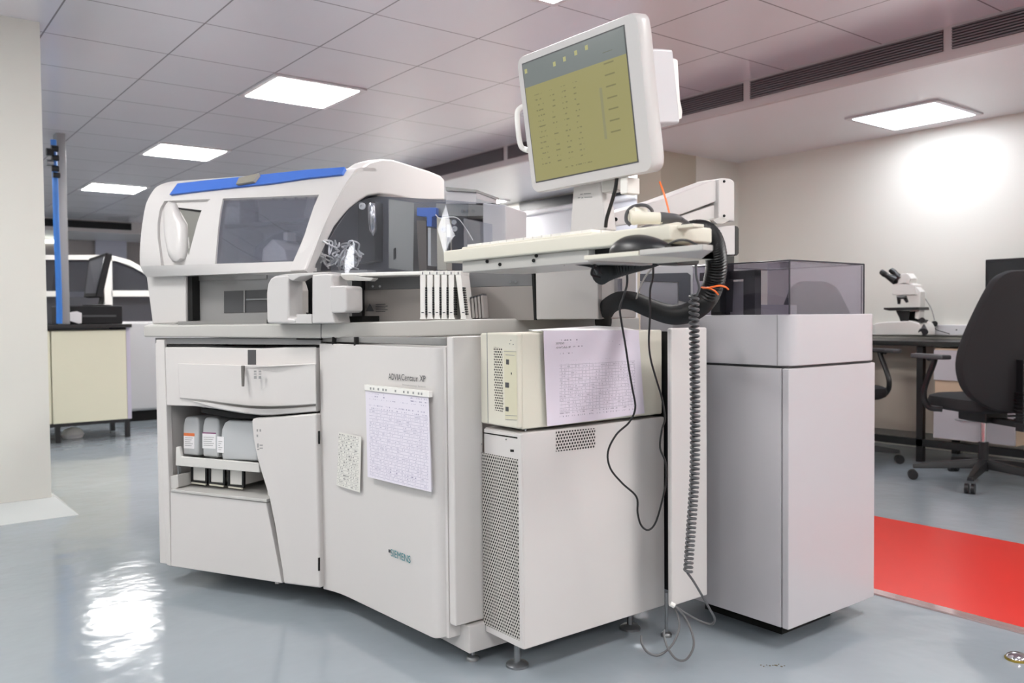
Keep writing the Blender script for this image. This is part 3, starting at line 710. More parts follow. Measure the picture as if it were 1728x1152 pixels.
slab('rear_top_box', CV, [(752, 320), (804, 323), (804, 345), (752, 345)], .0, .2, pmat('top_box_grey', (196, 193, 196), .4), AN, bevel=.003)
slab('rear_top_lid', CV, [(752, 315), (804, 320), (804, 324), (752, 321)], -.01, .21, GREYM, AN)
slab('rear_fillet', CV, [(804, 335), (834, 343), (804, 343)], .0, .1, pmat('fillet_grey', (170, 170, 172), .4), AN)
# white shelf (sample track) carrying the clear cover
SHZ = [(556, 457.5, 2.74), (575, 457, 2.735), (600, 459, 2.72), (630, 462, 2.70), (665, 463, 2.68), (700, 461, 2.66), (740, 457.5, 2.65), (782, 454, 2.655)]
fr = [Dh(x, y, d) for x, y, d in SHZ]; zs = sum(p.z for p in fr)/len(fr)
fr = [V3((p.x, p.y, zs)) for p in fr]
for i, (x, y, d) in enumerate(SHZ): # height stays level, plan follows the picture columns
    a = ray(x, y); fr[i] = V3((Dh(x, y, d).x, Dh(x, y, d).y, zs))
bk = [p+BPL.n*.20 for p in reversed(fr)]
fr_c = catmull(fr, 4)
trk = mk('sample_track', MB().prism(fr_c+bk, (0, 0, -.012)), PALE, AN, bevel=.003)
cov = []
top_px = [(553, 408), (575, 372), (600, 345), (640, 331), (700, 340.5), (742, 341), (790, 343)]
bot_i = [0, 1, 2, 3, 5, 6, 7]
rowsb = [fr[i]+BPL.n*.012 for i in bot_i]; rowst = []
for (x, y), b_ in zip(top_px, rowsb):
    d = (b_-EYE).dot(FWD)+.03; rowst.append(Dh(x, y, d))
rb = catmull(rowsb, 5); rt = catmull(rowst, 5)
mk('clear_cover', MB().loft([[a, b, b+BPL.n*.003, a+BPL.n*.003] for a, b in zip(rb, rt)]), CLEAR, AN, smooth=True)
mk('clear_shelf', MB().prism([Dh(735, 338.5, 2.68), Dh(752, 337, 2.66), Dh(835, 344, 2.66), Dh(858, 346, 2.9), Dh(760, 339, 2.95)], (0, 0, -.004)), CLEAR, AN)
mk('clear_side', MB().prism([Dh(782, 368, 2.66), Dh(783.5, 368, 2.66), Dh(784.5, 424, 2.66), Dh(783, 424, 2.66)], BPL.n*.2), CLEAR, AN)
# fluffy wipe seen through the cover
mb = MB(); c0 = CV(575, 428, -.12)
for i in range(30):
    c = c0+V3((random.uniform(-.06, .06), random.uniform(-.04, .04), random.uniform(-.035, .03)))
    mb.tube([c+V3([random.uniform(-.028, .028) for _ in range(3)]) for _ in range(5)], .003, 6, res=5)
tagit(mk('clear_tubing_bundle', mb, pmat('tubing_white', (205, 205, 208), .4), smooth=True), 'pale crumpled clump of clear tubing lying behind the clear cover under the arch', 'tubing')['kind'] = 'stuff'

# ---- white sampler housing standing on the counter front
SP = Plane(at_depth(450, 2.75), at_depth(610, 2.62))
ho = [(450, 545.5), (449, 495), (451, 479), (456, 470), (463, 465.5), (478, 462.5), (505, 460.5), (553, 459), (553, 462)]
# left wing, bridge, right wing: three joined pieces round a real opening
body_h = slab('sampler_housing', SP, [(450, 545.5), (449, 495), (451, 479), (456, 470), (463, 465.5), (484, 463), (489, 466), (487, 474), (487, 536), (500, 538), (500, 546)], -.02, .06, WHITE2, AN, bevel=.008, seg=4)
slab('housing_bridge', SP, [(470, 464), (484, 462), (520, 460), (556, 458.5), (556, 464), (526, 464.5), (505, 467), (494, 474), (486, 470)], -.018, .05, WHITE2, body_h, bevel=.003)
slab('housing_base', SP, [(486, 536.5), (500, 536.5), (500, 530), (526, 530), (526, 546), (486, 546)], -.018, .06, WHITE2, body_h, bevel=.002)
slab('housing_cheek', SP, [(487, 478), (500, 468), (505, 480), (508, 490), (508, 531), (500, 536), (487, 536)], .06, .10, pmat('cheek_white', (208, 204, 200), .4), body_h)
slab('housing_wing', SP, [(526, 463.5), (553, 461), (562, 463), (560, 470), (560.5, 476), (563, 482), (563, 530), (566, 545.5), (526, 546)], -.02, .07, WHITE2, body_h, bevel=.006, seg=3)
slab('housing_dark', SP, [(505, 466), (526, 463), (526, 531), (508, 531)], .12, .14, BLACK, body_h)
slab('rounded_box', SP, [(556, 482.5), (581, 481.5), (584.5, 485), (585, 523), (581, 527.5), (558, 528)], -.035, .06, WHITE2, body_h, bevel=.008, seg=4)
slab('track_bracket', SP, [(573, 463), (578, 470), (584, 473), (625, 474), (631, 469), (600, 466), (596, 463)], .02, .05, COUNT, body_h, bevel=.002)
mk('black_cable_loop', MB().tube([SP(509, 512, .1), SP(511, 522, .09), SP(516, 528, .09), SP(524, 530, .1)], .003), BLACK, body_h, smooth=True)

# ---- sample racks standing upright at the track end, and a lying row behind
RK = Plane(at_depth(708, 2.56), at_depth(790, 2.53))
def rack(x, lean, label, top=457.5, bot=538.5, wpx=10.5, d=0.0, group='upright sample racks'):
    P = lambda a, b, dd=0: RK(a, b, d+dd)
    q = P(x+5, bot); t = thing('sample_rack', (q.x, q.y, q.z), label, 'sample rack', group)
    l = lean
    mk('rack_body', MB().prism([P(x, top+6), P(x+wpx*.9, top+6), P(x+wpx*.85+l, bot-4), P(x+wpx+l, bot), P(x-1+l, bot), P(x+l, bot-4)], RK.n*.1), PALE, t, bevel=.0015)
    mk('top_cap', MB().prism([P(x-2.2, top), P(x+wpx*.9, top-1), P(x+wpx*.9, top+6), P(x-2, top+6)], RK.n*.1), PALE, t, bevel=.001)
    mb = MB()
    for k in range(12):
        y = top+27+k*4; xx = x+wpx*.82+l*(y-top)/(bot-top); mb.prism([P(xx, y, -.001), P(xx+3, y, -.001), P(xx+3, y+2.6, -.001), P(xx, y+2.6, -.001)], RK.n*.02)
    mk('tooth_marks', mb, BLACK, t)
    mk('number_mark', MB().prism([P(x+2+l, bot-12, -.0012), P(x+6+l, bot-12, -.0012), P(x+6+l, bot-10.5, -.0012), P(x+2+l, bot-10.5, -.0012)], RK.n*.001), INK, t)
    mk('number_mark', MB().prism([P(x+4, top+1, -.0012), P(x+5.2, top+1, -.0012), P(x+5.2, top+5.5, -.0012), P(x+4, top+5.5, -.0012)], RK.n*.001), INK, t)
ords = ['leftmost', 'second from left', 'third from left', 'fourth from left', 'fifth from left']
for i in range(5): rack(708.5+i*12, .6, 'tall white sample rack standing upright on the counter, %s of six' % ords[i])
rack(768.5, 9, 'tall white sample rack leaning to the right, last of the six')
RD = pmat('rack_grey', (165, 160, 158), .5)
nm = ['first', 'second', 'third', 'fourth', 'fifth', 'sixth']
for i in range(6):
    x = 784+i*5.4; y = 507-i*1.6
    q = RK(x, 537, .06); t = thing('sample_rack', (q.x, q.y, q.z), 'small grey leaning sample rack right of the tall racks, %s from the left' % nm[i], 'sample rack', 'lying grey sample racks')
    mk('rack_body', MB().prism([RK(x, y, .06), RK(x+3.6, y-1, .06), RK(x+6.5, 536, .06), RK(x+2.5, 537.5, .06)], RK.n*.08), RD, t, bevel=.001)
    mk('rack_top', MB().prism([RK(x-.5, y-3, .07), RK(x+3.5, y-4, .07), RK(x+3.8, y, .07), RK(x, y+1, .07)], RK.n*.06), DARKG, t)

# ================================================================== papers on the doors
def sheet(name, P, q, label, cat, mat, d=-.004, curl=0.0, group=None, th=.0004, parent=None):
    """q = four picture corners TL TR BR BL"""
    tl, tr, br, bl = [P(x, y, d) for x, y in q]
    n = 10; top = []; 
    for i in range(n+1):
        for j in range(n+1):
            s, t_ = i/n, j/n
            p = (tl*(1-s)+tr*s)*(1-t_)+(bl*(1-s)+br*s)*t_
            top.append(p-P.n*(curl*(t_**2)*(.4+.6*math.sin(s*3.0))))
    f = []
    for i in range(n):
        for j in range(n): a = i*(n+1)+j; f.append((a, a+1, a+n+2, a+n+1))
    N = len(top); v = top+[p+P.n*th for p in top]; f += [tuple(k+N for k in reversed(q_)) for q_ in f]
    ed = [j for j in range(n+1)]+[i*(n+1)+n for i in range(1, n+1)]+[n*(n+1)+j for j in range(n-1, -1, -1)]+[i*(n+1) for i in range(n-1, 0, -1)]
    f += [(ed[k], ed[(k+1) % len(ed)], N+ed[(k+1) % len(ed)], N+ed[k]) for k in range(len(ed))]
    ax = (tr-tl).normalized(); W = (tr-tl).length; Hh = (tl-bl).length
    o = mk(name, MB().add(v, f), mat, parent, smooth=True, uv=(bl, ax, ZZ))
    if label: tagit(o, label, cat, group)
    return o
holder = thing('document_holder', DB(669, 700, -.004), 'lilac-tinted printed form hung from a white clip strip on the centre door', 'paper sheet')
WF = (DB(723, 670)-DB(616.5, 659)).length; HFm = DB(616.5, 659).z-DB(621, 804).z
PF = paper('form_paper', (226, 221, 232), WF, HFm, [(.04, .3, .90, .97), (.33, .72, .90, .93), (.7, .95, .90, .98), (.04, .95, .80, .86), (.3, .8, .06, .16)], rowpitch=.0088, colpitch=.055, ink=(132, 126, 160), x0=.04, x1=.96, ytab=(.02, .80))
sheet('form', DB, [(616.5, 659), (723, 670), (729, 830), (621, 804)], None, None, PF, d=-.012, curl=.004, parent=holder)
sheet('back_sheet', DB, [(618, 662), (724, 674), (730.5, 826), (623, 801)], None, None, PAPERW, d=-.008, curl=.001, parent=holder)
cs = slab('clip_strip', DB, [(614.5, 648.5), (724, 660), (724, 670.5), (615, 658.5)], -.016, -.004, PALE, holder, bevel=.001)
for x in (624, 629, 637, 645, 650, 666, 680, 687, 696, 705, 710): yy = 651.2+(x-614.5)*.105; mk('strip_print', MB().prism(poly(DB, [(x, yy+1), (x+2.4, yy+1.2), (x+2.4, yy+5), (x, yy+4.8)], -.0165), DB.n*.0006), INKL, cs)
WN = (DB(609.5, 737)-DB(571.5, 728.5)).length; HN = DB(571.5, 728.5).z-DB(568.5, 818).z
PN = paper('note_paper', (222, 220, 214), WN, HN, [(.1, .9, .02, .98)], rowpitch=.0105, colpitch=.5, ink=(90, 90, 95), x0=.02, x1=.98, ytab=(.02, .98))
sheet('paper_note', DB, [(571.5, 728.5), (609.5, 737), (608, 830.5), (568.5, 818)], 'small creased handwritten note taped to the centre door left of the large form', 'paper sheet', PN, curl=.003)

# ================================================================== COMPUTER CABINET (perforated) and the computer box on top
v0, v1, u0, u1 = 1.708, 1.872, 1.352, 1.894
CC = thing('computer_cabinet', (1.62, 1.79, 0), 'tall slim white cabinet with perforated front and side vents on levelling feet', 'equipment cabinet')
zt2 = .648
qbox('cabinet_shell', (u0+.004, v0, .083), (u1, v1, zt2), WHITE, CC, bevel=.004)
FRT = Plane((u0, v0), (u0, v1)); SID = Plane((u0, v0), (u1, v0))
fp = qbox('front_panel', (u0, v0+.001, .086), (u0+.006, v1-.001, zt2-.004), WHITE, CC, bevel=.002)
PERF = perforated('perforated_panel', (196, 192, 186), px=.0098, r=.0031)
PERF2 = perforated('perforated_side', (205, 200, 197), px=.0098, r=.0031)
def quad(name, P, q, mat, parent, d=-.0006, th=.0005, ax=None):
    pts = [P(x, y, d) for x, y in q]; ax = ax if ax is not None else (pts[1]-pts[0]).normalized()
    return mk(name, MB().prism(pts, P.n*th), mat, parent, uv=(pts[3], ax, ZZ))
quad('perforated_grille', FRT, [(813, 763), (874, 775), (877, 1081), (816, 1053)], PERF, fp, ax=V3((0, -1, 0)))
quad('disk_slot', FRT, [(816, 729), (873, 737.5), (873, 740), (816, 731)], GAP, fp)
quad('port', FRT, [(861, 758), (867, 758.5), (867, 762.5), (861, 762)], GAP, fp)
for x, y in ((813, 749), (854, 741)): mk('button', MB().cyl(FRT(x, y, 0), FRT(x, y, -.003), .002, n=10), STEEL, fp)
quad('side_vent', SID, [(938, 728), (1004.5, 722), (1004.5, 755), (938, 762)], PERF2, CC)
mk('screw', MB().cyl(SID(887, 725, 0), SID(887, 725, -.002), .003, n=8), STEEL, CC)
foot(CC, 1.405, 1.80, .09, .031); foot(CC, 1.84, 1.80, .09, .031)
for x, y in ((1.405, 1.84),): pass
CB = thing('computer_box', (1.62, 1.79, zt2+.007), 'off-white desktop computer lying on the perforated cabinet, paper draped over its side', 'computer')
qbox('case', (u0+.008, v0+.004, zt2+.008), (u1-.004, v1-.004, .905), CREAM, CB, bevel=.005)
bz = qbox('front_bezel', (u0-.010, v0+.003, zt2+.012), (u0+.010, v1-.001, .904), CREAM, CB, bevel=.005)
FB = Plane((u0-.010, v0), (u0-.010, v1))
quad('bezel_seam', FB, [(821, 560), (822, 560), (824, 716), (823, 716)], INKL, bz)
quad('control_panel', FB, [(850, 590), (871, 592), (873, 708), (852, 707)], pmat('panel_yellowish', (214, 209, 184), .5), bz)
quad('air_holes', FB, [(833, 585), (847, 587), (849, 695), (835, 692)], perforated('air_hole_panel', (221, 217, 203), px=.0078, r=.0026), bz, ax=V3((0, -1, 0)))
for (x, y, w_, h_) in ((854, 606, 4.5, 9), (852.5, 645, 6, 9), (853, 686, 5, 8), (862, 628, 1.4, 4)):
    quad('port', FB, [(x, y), (x+w_, y+.5), (x+w_, y+h_), (x, y+h_-.5)], DARKG, bz, d=-.0014)
for (x, y, x2) in ((850, 592, 871), (853, 598, 868), (853, 700, 872), (853, 707, 872)): quad('print_line', FB, [(x, y), (x2, y+1), (x2, y+2), (x, y+1)], INKL, bz, d=-.0012)
for (x, y) in ((860, 580), (866, 581), (862, 574)): mk('indicator_light', MB().cyl(FB(x, y, 0), FB(x, y, -.002), .0016, n=8), INKL, bz)
# paper draped over the computer's side
WR = (SID(1078, 557)-SID(917, 557)).length; HR_ = SID(917, 557.5).z-SID(922.5, 719).z
PH = paper('report_paper', (222, 213, 226), WR, HR_, [(.12, .30, .86, .90), (.12, .36, .81, .84), (.12, .26, .73, .76), (.62, .84, .86, .88), (.74, .84, .82, .84), (.12, .66, .66, .675), (.12, .95, .06, .12)], rowpitch=.0088, colpitch=.0125, ink=(118, 110, 130), x0=.12, x1=.92, ytab=(.12, .64))
ps = thing('paper_report', SID(1000, 718, -.004), 'large printed table sheet hanging over the long side of the desktop computer', 'paper sheet')
sheet('report_sheet', SID, [(917, 557.5), (1078, 557), (1086.5, 697), (922.5, 719)], None, None, PH, d=-.006, curl=.006, parent=ps)
tl = SID(917, 557.5, -.006); tr = SID(1074, 557, -.006)
mk('folded_top', MB().prism([tl, tr, V3((tr.x+.01, tr.y+.07, .914)), V3((tr.x-.03, tr.y+.13, .918)), V3((tl.x+.03, tl.y+.10, .911)), V3((tl.x, tl.y+.03, .909))], (0, 0, .0006)), PAPERW, ps)
o_ = SID(938, 580, -.0072)
text('heading', 'SIEMENS', SID(938, 581, -.0085), UX, ZZ, .0055, INK, ps); text('heading', 'ADVIA Centaur XP', SID(938, 588, -.0088), UX, ZZ, .0045, INK, ps)

# ================================================================== side panel standing right of the module, cables in the gap
TP = thing('side_cover', (1.95, 1.66, 0), 'tall narrow white cover panel between the perforated cabinet and the right cabinet', 'equipment panel')
a_ = Vh(1133, 900, 1.60); b_ = Vh(1194, 900, 1.60)
qbox('panel', (a_.x, 1.60, .128), (b_.x, 1.615, .912), WHITE, TP, bevel=.005)
qbox('inner_frame', (1.9, 1.70, .13), (b_.x-.02, 1.84, .90), BLACK, TP)  # black box added to make the gap behind the panel dark
foot(TP, (a_.x+b_.x)/2, 1.69, .131, .016)
mk('cable_bunch', MB().tube([V3((1.915, 1.692, .9)), V3((1.918, 1.69, .78)), V3((1.912, 1.692, .6)), V3((1.918, 1.692, .3)), V3((1.915, 1.69, .15))], .007, 8), BLACK, TP, smooth=True)

# ================================================================== RIGHT CABINET with smoked cover
ru, rv = 2.053, 1.393; ru1 = 2.508; rv1 = 1.82
RC = thing('refrigerated_cabinet', (2.28, 1.7, 0), 'large light grey cabinet at the right topped by a smoked transparent cover', 'equipment cabinet')
RW = pmat('cabinet_cool_white', (194, 191, 195), .3)
qbox('lower_body', (ru, rv, .062), (ru1, rv+.021, .796), RW, RC, bevel=.003)
qbox('rear_body', (ru+.012, rv+.022, .064), (ru1-.001, rv1, .795), RW, RC)
qbox('front_door', (ru, rv+.0245, .062), (ru+.0115, rv1, .796), RW, RC, bevel=.003)
qbox('seam', (ru+.009, rv+.0205, .063), (ru+.0118, rv+.026, .795), DARKG, RC)
c_ = .03
def rrect(x0, y0, x1, y1, r, n=6):
    return arc(x1-r, y1-r, r, 0, 90, n)+arc(x0+r, y1-r, r, 90, 180, n)+arc(x0+r, y0+r, r, 180, 270, n)+arc(x1-r, y0+r, r, 270, 360, n)
pl = rrect(ru-.004, rv-.006, ru1+.006, rv1+.02, .045)
ub = mk('upper_section', MB().prism([V3((x, y, .803)) for x, y in pl], (0, 0, .947-.803)), RW, RC, bevel=.003)
FC = Plane((ru-.004, 0), (ru-.004, 1))
quad('panel_seam', FC, [(1311, 531), (1312, 531), (1312, 617), (1311, 617)], INKL, ub, d=-.0002)
qbox('shadow_gap', (ru+.01, rv+.008, .794), (ru1-.01, rv1, .805), DARKG, RC)
qbox('plinth', (ru+.10, rv+.09, 0), (ru1-.10, rv1-.05, .063), GAP, RC)
# smoked cover: five thin sides around the works
cx0, cx1, cy0, cy1, cz0, cz1 = ru+.008, 2.446, rv+.003, 1.74, .947, 1.098
mb = MB(); th = .004
mb.box((cx0, cy0, cz0), (cx1, cy0+th, cz1-th)); mb.box((cx0, cy0+th, cz0), (cx0+th, cy1, cz1-th)); mb.box((cx1-th, cy0+th, cz0), (cx1, cy1, cz1-th)); mb.box((cx0, cy0, cz1-th), (cx1, cy1, cz1))
sc = mk('smoked_cover', mb, SMOKE, RC)
EDG = pmat('acrylic_edge', (66, 64, 70), .2)
mb = MB(); e = .0022
for p, q in (((cx0, cy0, cz0), (cx0, cy0, cz1)), ((cx1, cy0, cz0), (cx1, cy0, cz1)), ((cx0, cy0, cz1), (cx1, cy0, cz1)), ((cx0, cy0, cz1), (cx0, cy1, cz1)), ((cx0, cy1, cz1), (cx1, cy1, cz1)), ((cx1, cy0, cz1), (cx1, cy1, cz1))):
    mb.cyl(p, q, e, n=6)
mk('cover_edge', mb, EDG, sc)
mb = MB(); bx = .022
mb.box((cx0+.02, cy0+.13, cz1-.045), (cx0+.05, cy1-.01, cz1-.02)); mb.box((cx0+.02, cy0+.13, cz0), (cx0+.05, cy0+.17, cz1-.02)); 
mk('inner_frame', mb, BLACK, RC)
qbox('inner_wall', (cx0+.06, cy0+.16, cz0), (cx0+.065, cy1-.02, cz1-.05), pmat('inner_wall_grey', (190, 188, 190), .4), RC)
qbox('inner_tray', (cx0+.07, cy0+.18, cz0), (cx1-.08, cy1-.03, cz0+.03), GREYP, RC)
qbox('black_mount', (2.05, 1.62, .947), (2.09, 1.66, 1.09), BLACK, RC)
# pale housing behind the hoses with dark recessed frame
KP = Plane(at_depth(1078, 2.98), at_depth(1225, 2.86))
RH = thing('sample_module', KP(1150, 600, .1)*1.0, 'pale grey rear module with a dark framed window behind the black hoses', 'lab module')
RH.location = (RH.location.x, RH.location.y, 0)
slab('module_case', KP, [(1080, 449), (1192, 445), (1222, 450), (1224, 560), (1080, 560)], 0, .12, pmat('module_silver', (186, 186, 190), .35), RH, bevel=.004)
slab('dark_frame', KP, [(1080, 462), (1160, 460), (1165, 464), (1165, 512), (1145, 507), (1145, 476), (1080, 474)], -.006, 0, pmat('frame_charcoal', (72, 74, 82), .5), RH)
slab('module_window', KP, [(1080, 475), (1144, 477), (1144, 512), (1080, 530)], -.003, 0, pmat('window_grey', (140, 140, 148), .4), RH)
slab('module_leg', KP, [(1090, 556), (1215, 556), (1215, 700), (1090, 700)], .02, .11, WHITE, RH)
p0 = KP(1090, 560, .02); p1 = KP(1215, 560, .02)
mk('module_base', MB().prism([V3((p0.x, p0.y, 0)), V3((p1.x, p1.y, 0)), V3((p1.x, p1.y, 0))+KP.n*.09, V3((p0.x, p0.y, 0))+KP.n*.09], (0, 0, .72)), WHITE, RH)

# ================================================================== KEYBOARD TRAY, MONITOR, ARM
TU = 1.155
yL = Uh(748, 430, TU).y; yR = Uh(1131, 390, TU).y; yB0 = Uh(773, 450, TU).y; yB1 = Uh(985, 430, TU).y; yM1 = Uh(1184, 425, TU).y; yS = Uh(1076, 430, TU).y
TR = thing('keyboard_tray', (TU+.12, (yL+yR)/2, 1.055), 'long off-white keyboard tray on an arm with a pull-out mouse shelf under it', 'keyboard tray')
tz0, tz1 = 1.082, 1.111
mk('tray_top', MB().prism([V3((TU, yL, tz0)), V3((TU, yR, tz0)), V3((TU+.12, yR+.004, tz0)), V3((TU+.265, yR+.19, tz0)), V3((TU+.265, yL, tz0))], (0, 0, tz1-tz0)), CREAM, TR, bevel=.004)
qbox('tray_bracket', (TU+.012, yB1, 1.0555), (TU+.2, yB0, tz0), COUNT, TR, bevel=.002)
TP_ = Plane((TU+.012, 0), (TU+.012, 1))
for x, y in ((822, 441), (843.5, 446), (905, 431.5), (900.5, 439.5)):
    mk('bolt', MB().cyl(TP_(x, y, .001), TP_(x, y, -.003), .0042, n=10), GAP, TR)
SU_ = 1.075                                   # the pull-out shelf is drawn forward of the tray
sz = Uh(1080, 431, SU_).z; sa, sb_, sc_ = Uh(985, 436, SU_).y, Uh(1076, 430, SU_).y, Uh(1184, 425, SU_).y
ms = mk('mouse_shelf', MB().prism([V3((SU_, sa, sz)), V3((SU_, sb_, sz)), V3((SU_+.2, sb_, sz)), V3((SU_+.2, sa, sz))], (0, 0, .0085)), CREAM, TR, bevel=.0015)
mk('shelf_rail', MB().prism([V3((SU_+.003, sb_-.001, sz+.0005)), V3((SU_+.003, sc_, sz+.0005)), V3((SU_+.03, sc_+.002, sz+.0005)), V3((SU_+.10, sc_+.07, sz+.0005)), V3((SU_+.2, sc_+.17, sz+.0005)), V3((SU_+.2, sb_-.001, sz+.0005))], (0, 0, .0095)), COUNT, TR, bevel=.0012)
qbox('shelf_gap', (TU+.03, yB1-.12, sz+.0105), (TU+.18, yB1-.001, tz0), GAP, TR)
qbox('shelf_slide', (SU_+.12, sb_+.05, sz+.0105), (SU_+.19, sb_+.07, tz0), GAP, TR)
qbox('tray_flange', (TU+.02, yR-.035, 1.104), (TU+.05, yR+.002, 1.110), CREAM, TR, bevel=.001)
KB = thing('keyboard', (TU+.1, (yL+yR)/2+.1, tz1), 'flat off-white keyboard seen edge-on lying on the tray top', 'keyboard')
ky0 = Uh(1010, 400, TU+.05).y; ky1 = Uh(790, 415, TU+.05).y
qbox('keyboard_case', (TU+.03, ky0, tz1), (TU+.17, ky1, tz1+.008), CREAM, KB, bevel=.003)
nk = 14; st_ = (ky1-ky0-.02)/nk
for i in range(nk):
    for j in range(4):
        qbox('key', (TU+.04+j*.03, ky0+.01+i*st_+.0012, tz1+.0075), (TU+.066+j*.03, ky0+.01+(i+1)*st_-.0012, tz1+.014), PALE, KB)
# monitor stand
SPN = Plane((1.36, 0), (1.36, 1))
ST = thing('monitor_stand', SPN(992, 388, 0), 'white tapered monitor stand rising from the keyboard tray', 'monitor stand')
slab('stand_neck', SPN, [(968, 306), (1012, 300), (1023, 388), (961, 394)], 0, .035, WHITE2, ST, bevel=.004)
mb = MB()
for (x0, x1, y) in ((979, 983, 327), (985, 997, 326), (975, 979, 333), (981, 984, 333), (986, 999, 332)): mb.prism(poly(SPN, [(x0, y), (x1, y-.6), (x1, y+1.2), (x0, y+1.8)], -.0006), SPN.n*.0006)
mk('print', mb, INKL, ST)
qbox('stand_foot', (1.34, SPN(1030, 388).y, tz1), (1.412, SPN(955, 388).y, tz1+.006), WHITE2, ST, bevel=.002)
# monitor body
BLp, BRp = V3((1.33, 1.622, 1.252)), V3((1.33, 1.222, 1.252)); tv = V3((-.047, 0, .322)).normalized(); mn = V3((0, -1, 0)).cross(tv).normalized()
if mn.x < 0: mn = -mn
def MH(x, y, d=0): a = ray(x, y); k = ((BLp-EYE).dot(mn)+d)/a.dot(mn); return EYE+a*k
MO = thing('monitor', MH(990, 315), 'white-framed touch screen monitor showing an olive-yellow results list, raised above the machine', 'monitor')
hx = V3((0, -1, 0))
cor = [MH(876, 98), MH(1079, 15), MH(1104, 290), MH(897, 326)]
y0_ = (cor[0].y+cor[3].y)/2; y1_ = (cor[1].y+cor[2].y)/2; hT = ((cor[0]-BLp).dot(tv)+(cor[1]-BLp).dot(tv))/2; hB = ((cor[2]-BLp).dot(tv)+(cor[3]-BLp).dot(tv))/2
W_ = y0_-y1_; Hm = hT-hB; O_ = V3((BLp.x, y0_, BLp.z))+tv*hB
def mpt(a, b, d=0): return O_+hx*a+tv*b+mn*d
rr = rrect(0, 0, W_, Hm, .022, 6)
def ins(k, d): return [mpt(W_/2+(x-W_/2)*k, Hm/2+(y-Hm/2)*k, d) for x, y in rr]
mk('housing', MB().loft([ins(.985, -.004), ins(1.0, .003), ins(1.0, .030), ins(.93, .048), ins(.80, .062)]), WHITE2, MO, smooth=True)
def mscreen():
    m = bpy.data.materials.new('screen_display'); m.use_nodes = True; t = NT(m); t.n.clear()
    uv = t.N('ShaderNodeUVMap'); uv.uv_map = 'UVMap'; sp = t.N('ShaderNodeSeparateXYZ'); t.L(uv.outputs[0], sp.inputs[0]); X, Y = sp.outputs[0], sp.outputs[1]
    nz = t.N('ShaderNodeTexNoise'); nz.inputs['Scale'].default_value = 150; nz.inputs['Detail'].default_value = 0
    mp = t.N('ShaderNodeMapping'); mp.inputs['Scale'].default_value = (1, .5, 1); t.L(uv.outputs[0], mp.inputs[0]); t.L(mp.outputs[0], nz.inputs['Vector'])
    def rng(c, a, b): return t.M('MULTIPLY', t.M('GREATER_THAN', c, a), t.M('LESS_THAN', c, b))
    rows = linemask(t, Y, .0125, .0028); word = t.M('GREATER_THAN', nz.outputs['Fac'], .5)
    cols = rng(X, .03, .06)
    for a, b in ((.085, .10), (.125, .142), (.165, .18)): cols = t.M('MAXIMUM', cols, rng(X, a, b))
    tx = t.M('MULTIPLY', t.M('MULTIPLY', rows, word), t.M('MULTIPLY', cols, rng(Y, .03, .20)))
    btn = t.M('MULTIPLY', t.M('MULTIPLY', linemask(t, Y, .024, .003), rng(X, .268, .298)), rng(Y, .05, .24))
    bar = t.M('MULTIPLY', rng(X, .247, .255), rng(Y, .06, .17))
    foot_ = t.M('MULTIPLY', t.M('MULTIPLY', rng(Y, .018, .0205), word), rng(X, .11, .20))
    head = t.M('GREATER_THAN', Y, .222)
    base = t.mix(head, srgb((177, 170, 108)), srgb((134, 142, 140)))
    base = t.mix(t.M('MULTIPLY', tx, .55), base, srgb((90, 88, 60)))
    base = t.mix(t.M('MULTIPLY', t.M('MAXIMUM', btn, foot_), .6), base, srgb((100, 98, 60)))
    base = t.mix(t.M('MULTIPLY', bar, .6), base, srgb((150, 148, 118)))
    e = t.N('ShaderNodeEmission'); t.L(base, e.inputs[0]); e.inputs[1].default_value = SCREEN_E
    g = t.N('ShaderNodeBsdfPrincipled'); g.inputs['Base Color'].default_value = (.03, .03, .03, 1); g.inputs['Roughness'].default_value = .18
    ad = t.N('ShaderNodeAddShader'); t.L(e.outputs[0], ad.inputs[0]); t.L(g.outputs[0], ad.inputs[1])
    o = t.N('ShaderNodeOutputMaterial'); t.L(ad.outputs[0], o.inputs[0]); return m
SCREEN_E = .47
sq = [MH(887, 110), MH(1057, 42), MH(1075.5, 272), MH(905.5, 307)]
sy0 = (sq[0].y+sq[3].y)/2; sy1 = (sq[1].y+sq[2].y)/2; sT = ((sq[0]-O_).dot(tv)+(sq[1]-O_).dot(tv))/2; sB = ((sq[2]-O_).dot(tv)+(sq[3]-O_).dot(tv))/2
sx0 = y0_-sy0; sx1 = y0_-sy1
mk('screen_rim', MB().prism([mpt(sx0-.003, sB-.003, -.0046), mpt(sx1+.003, sB-.003, -.0046), mpt(sx1+.003, sT+.003, -.0046), mpt(sx0-.003, sT+.003, -.0046)], mn*.003), DARKG, MO)
scn = mk('screen', MB().prism([mpt(sx0, sB, -.0052), mpt(sx1, sB, -.0052), mpt(sx1, sT, -.0052), mpt(sx0, sT, -.0052)], mn*.003), mscreen(), MO, uv=(mpt(sx0, sB, 0), hx, tv))
ICON = emis('screen_icon', (205, 202, 150), .55)
sw = sx1-sx0; shh = sT-sB
for fx, fy in ((.03, .955), (.335, .93), (.44, .94), (.555, .955), (.66, .965)):
    c = mpt(sx0+sw*fx, sB+shh*fy-.005, -.0056); mk('icon', MB().prism([c-hx*.0045-tv*.005, c+hx*.0045-tv*.005, c+hx*.0045+tv*.005, c-hx*.0045+tv*.005], mn*.0003), ICON, scn)
mk('rear_box', MB().prism([mpt(W_*.52, Hm*.30, .03), mpt(W_*.98, Hm*.30, .03), mpt(W_*.98, Hm*.78, .03), mpt(W_*.52, Hm*.78, .03)], mn*.075), pmat('rear_box_grey', (205, 203, 206), .35), MO, bevel=.006)
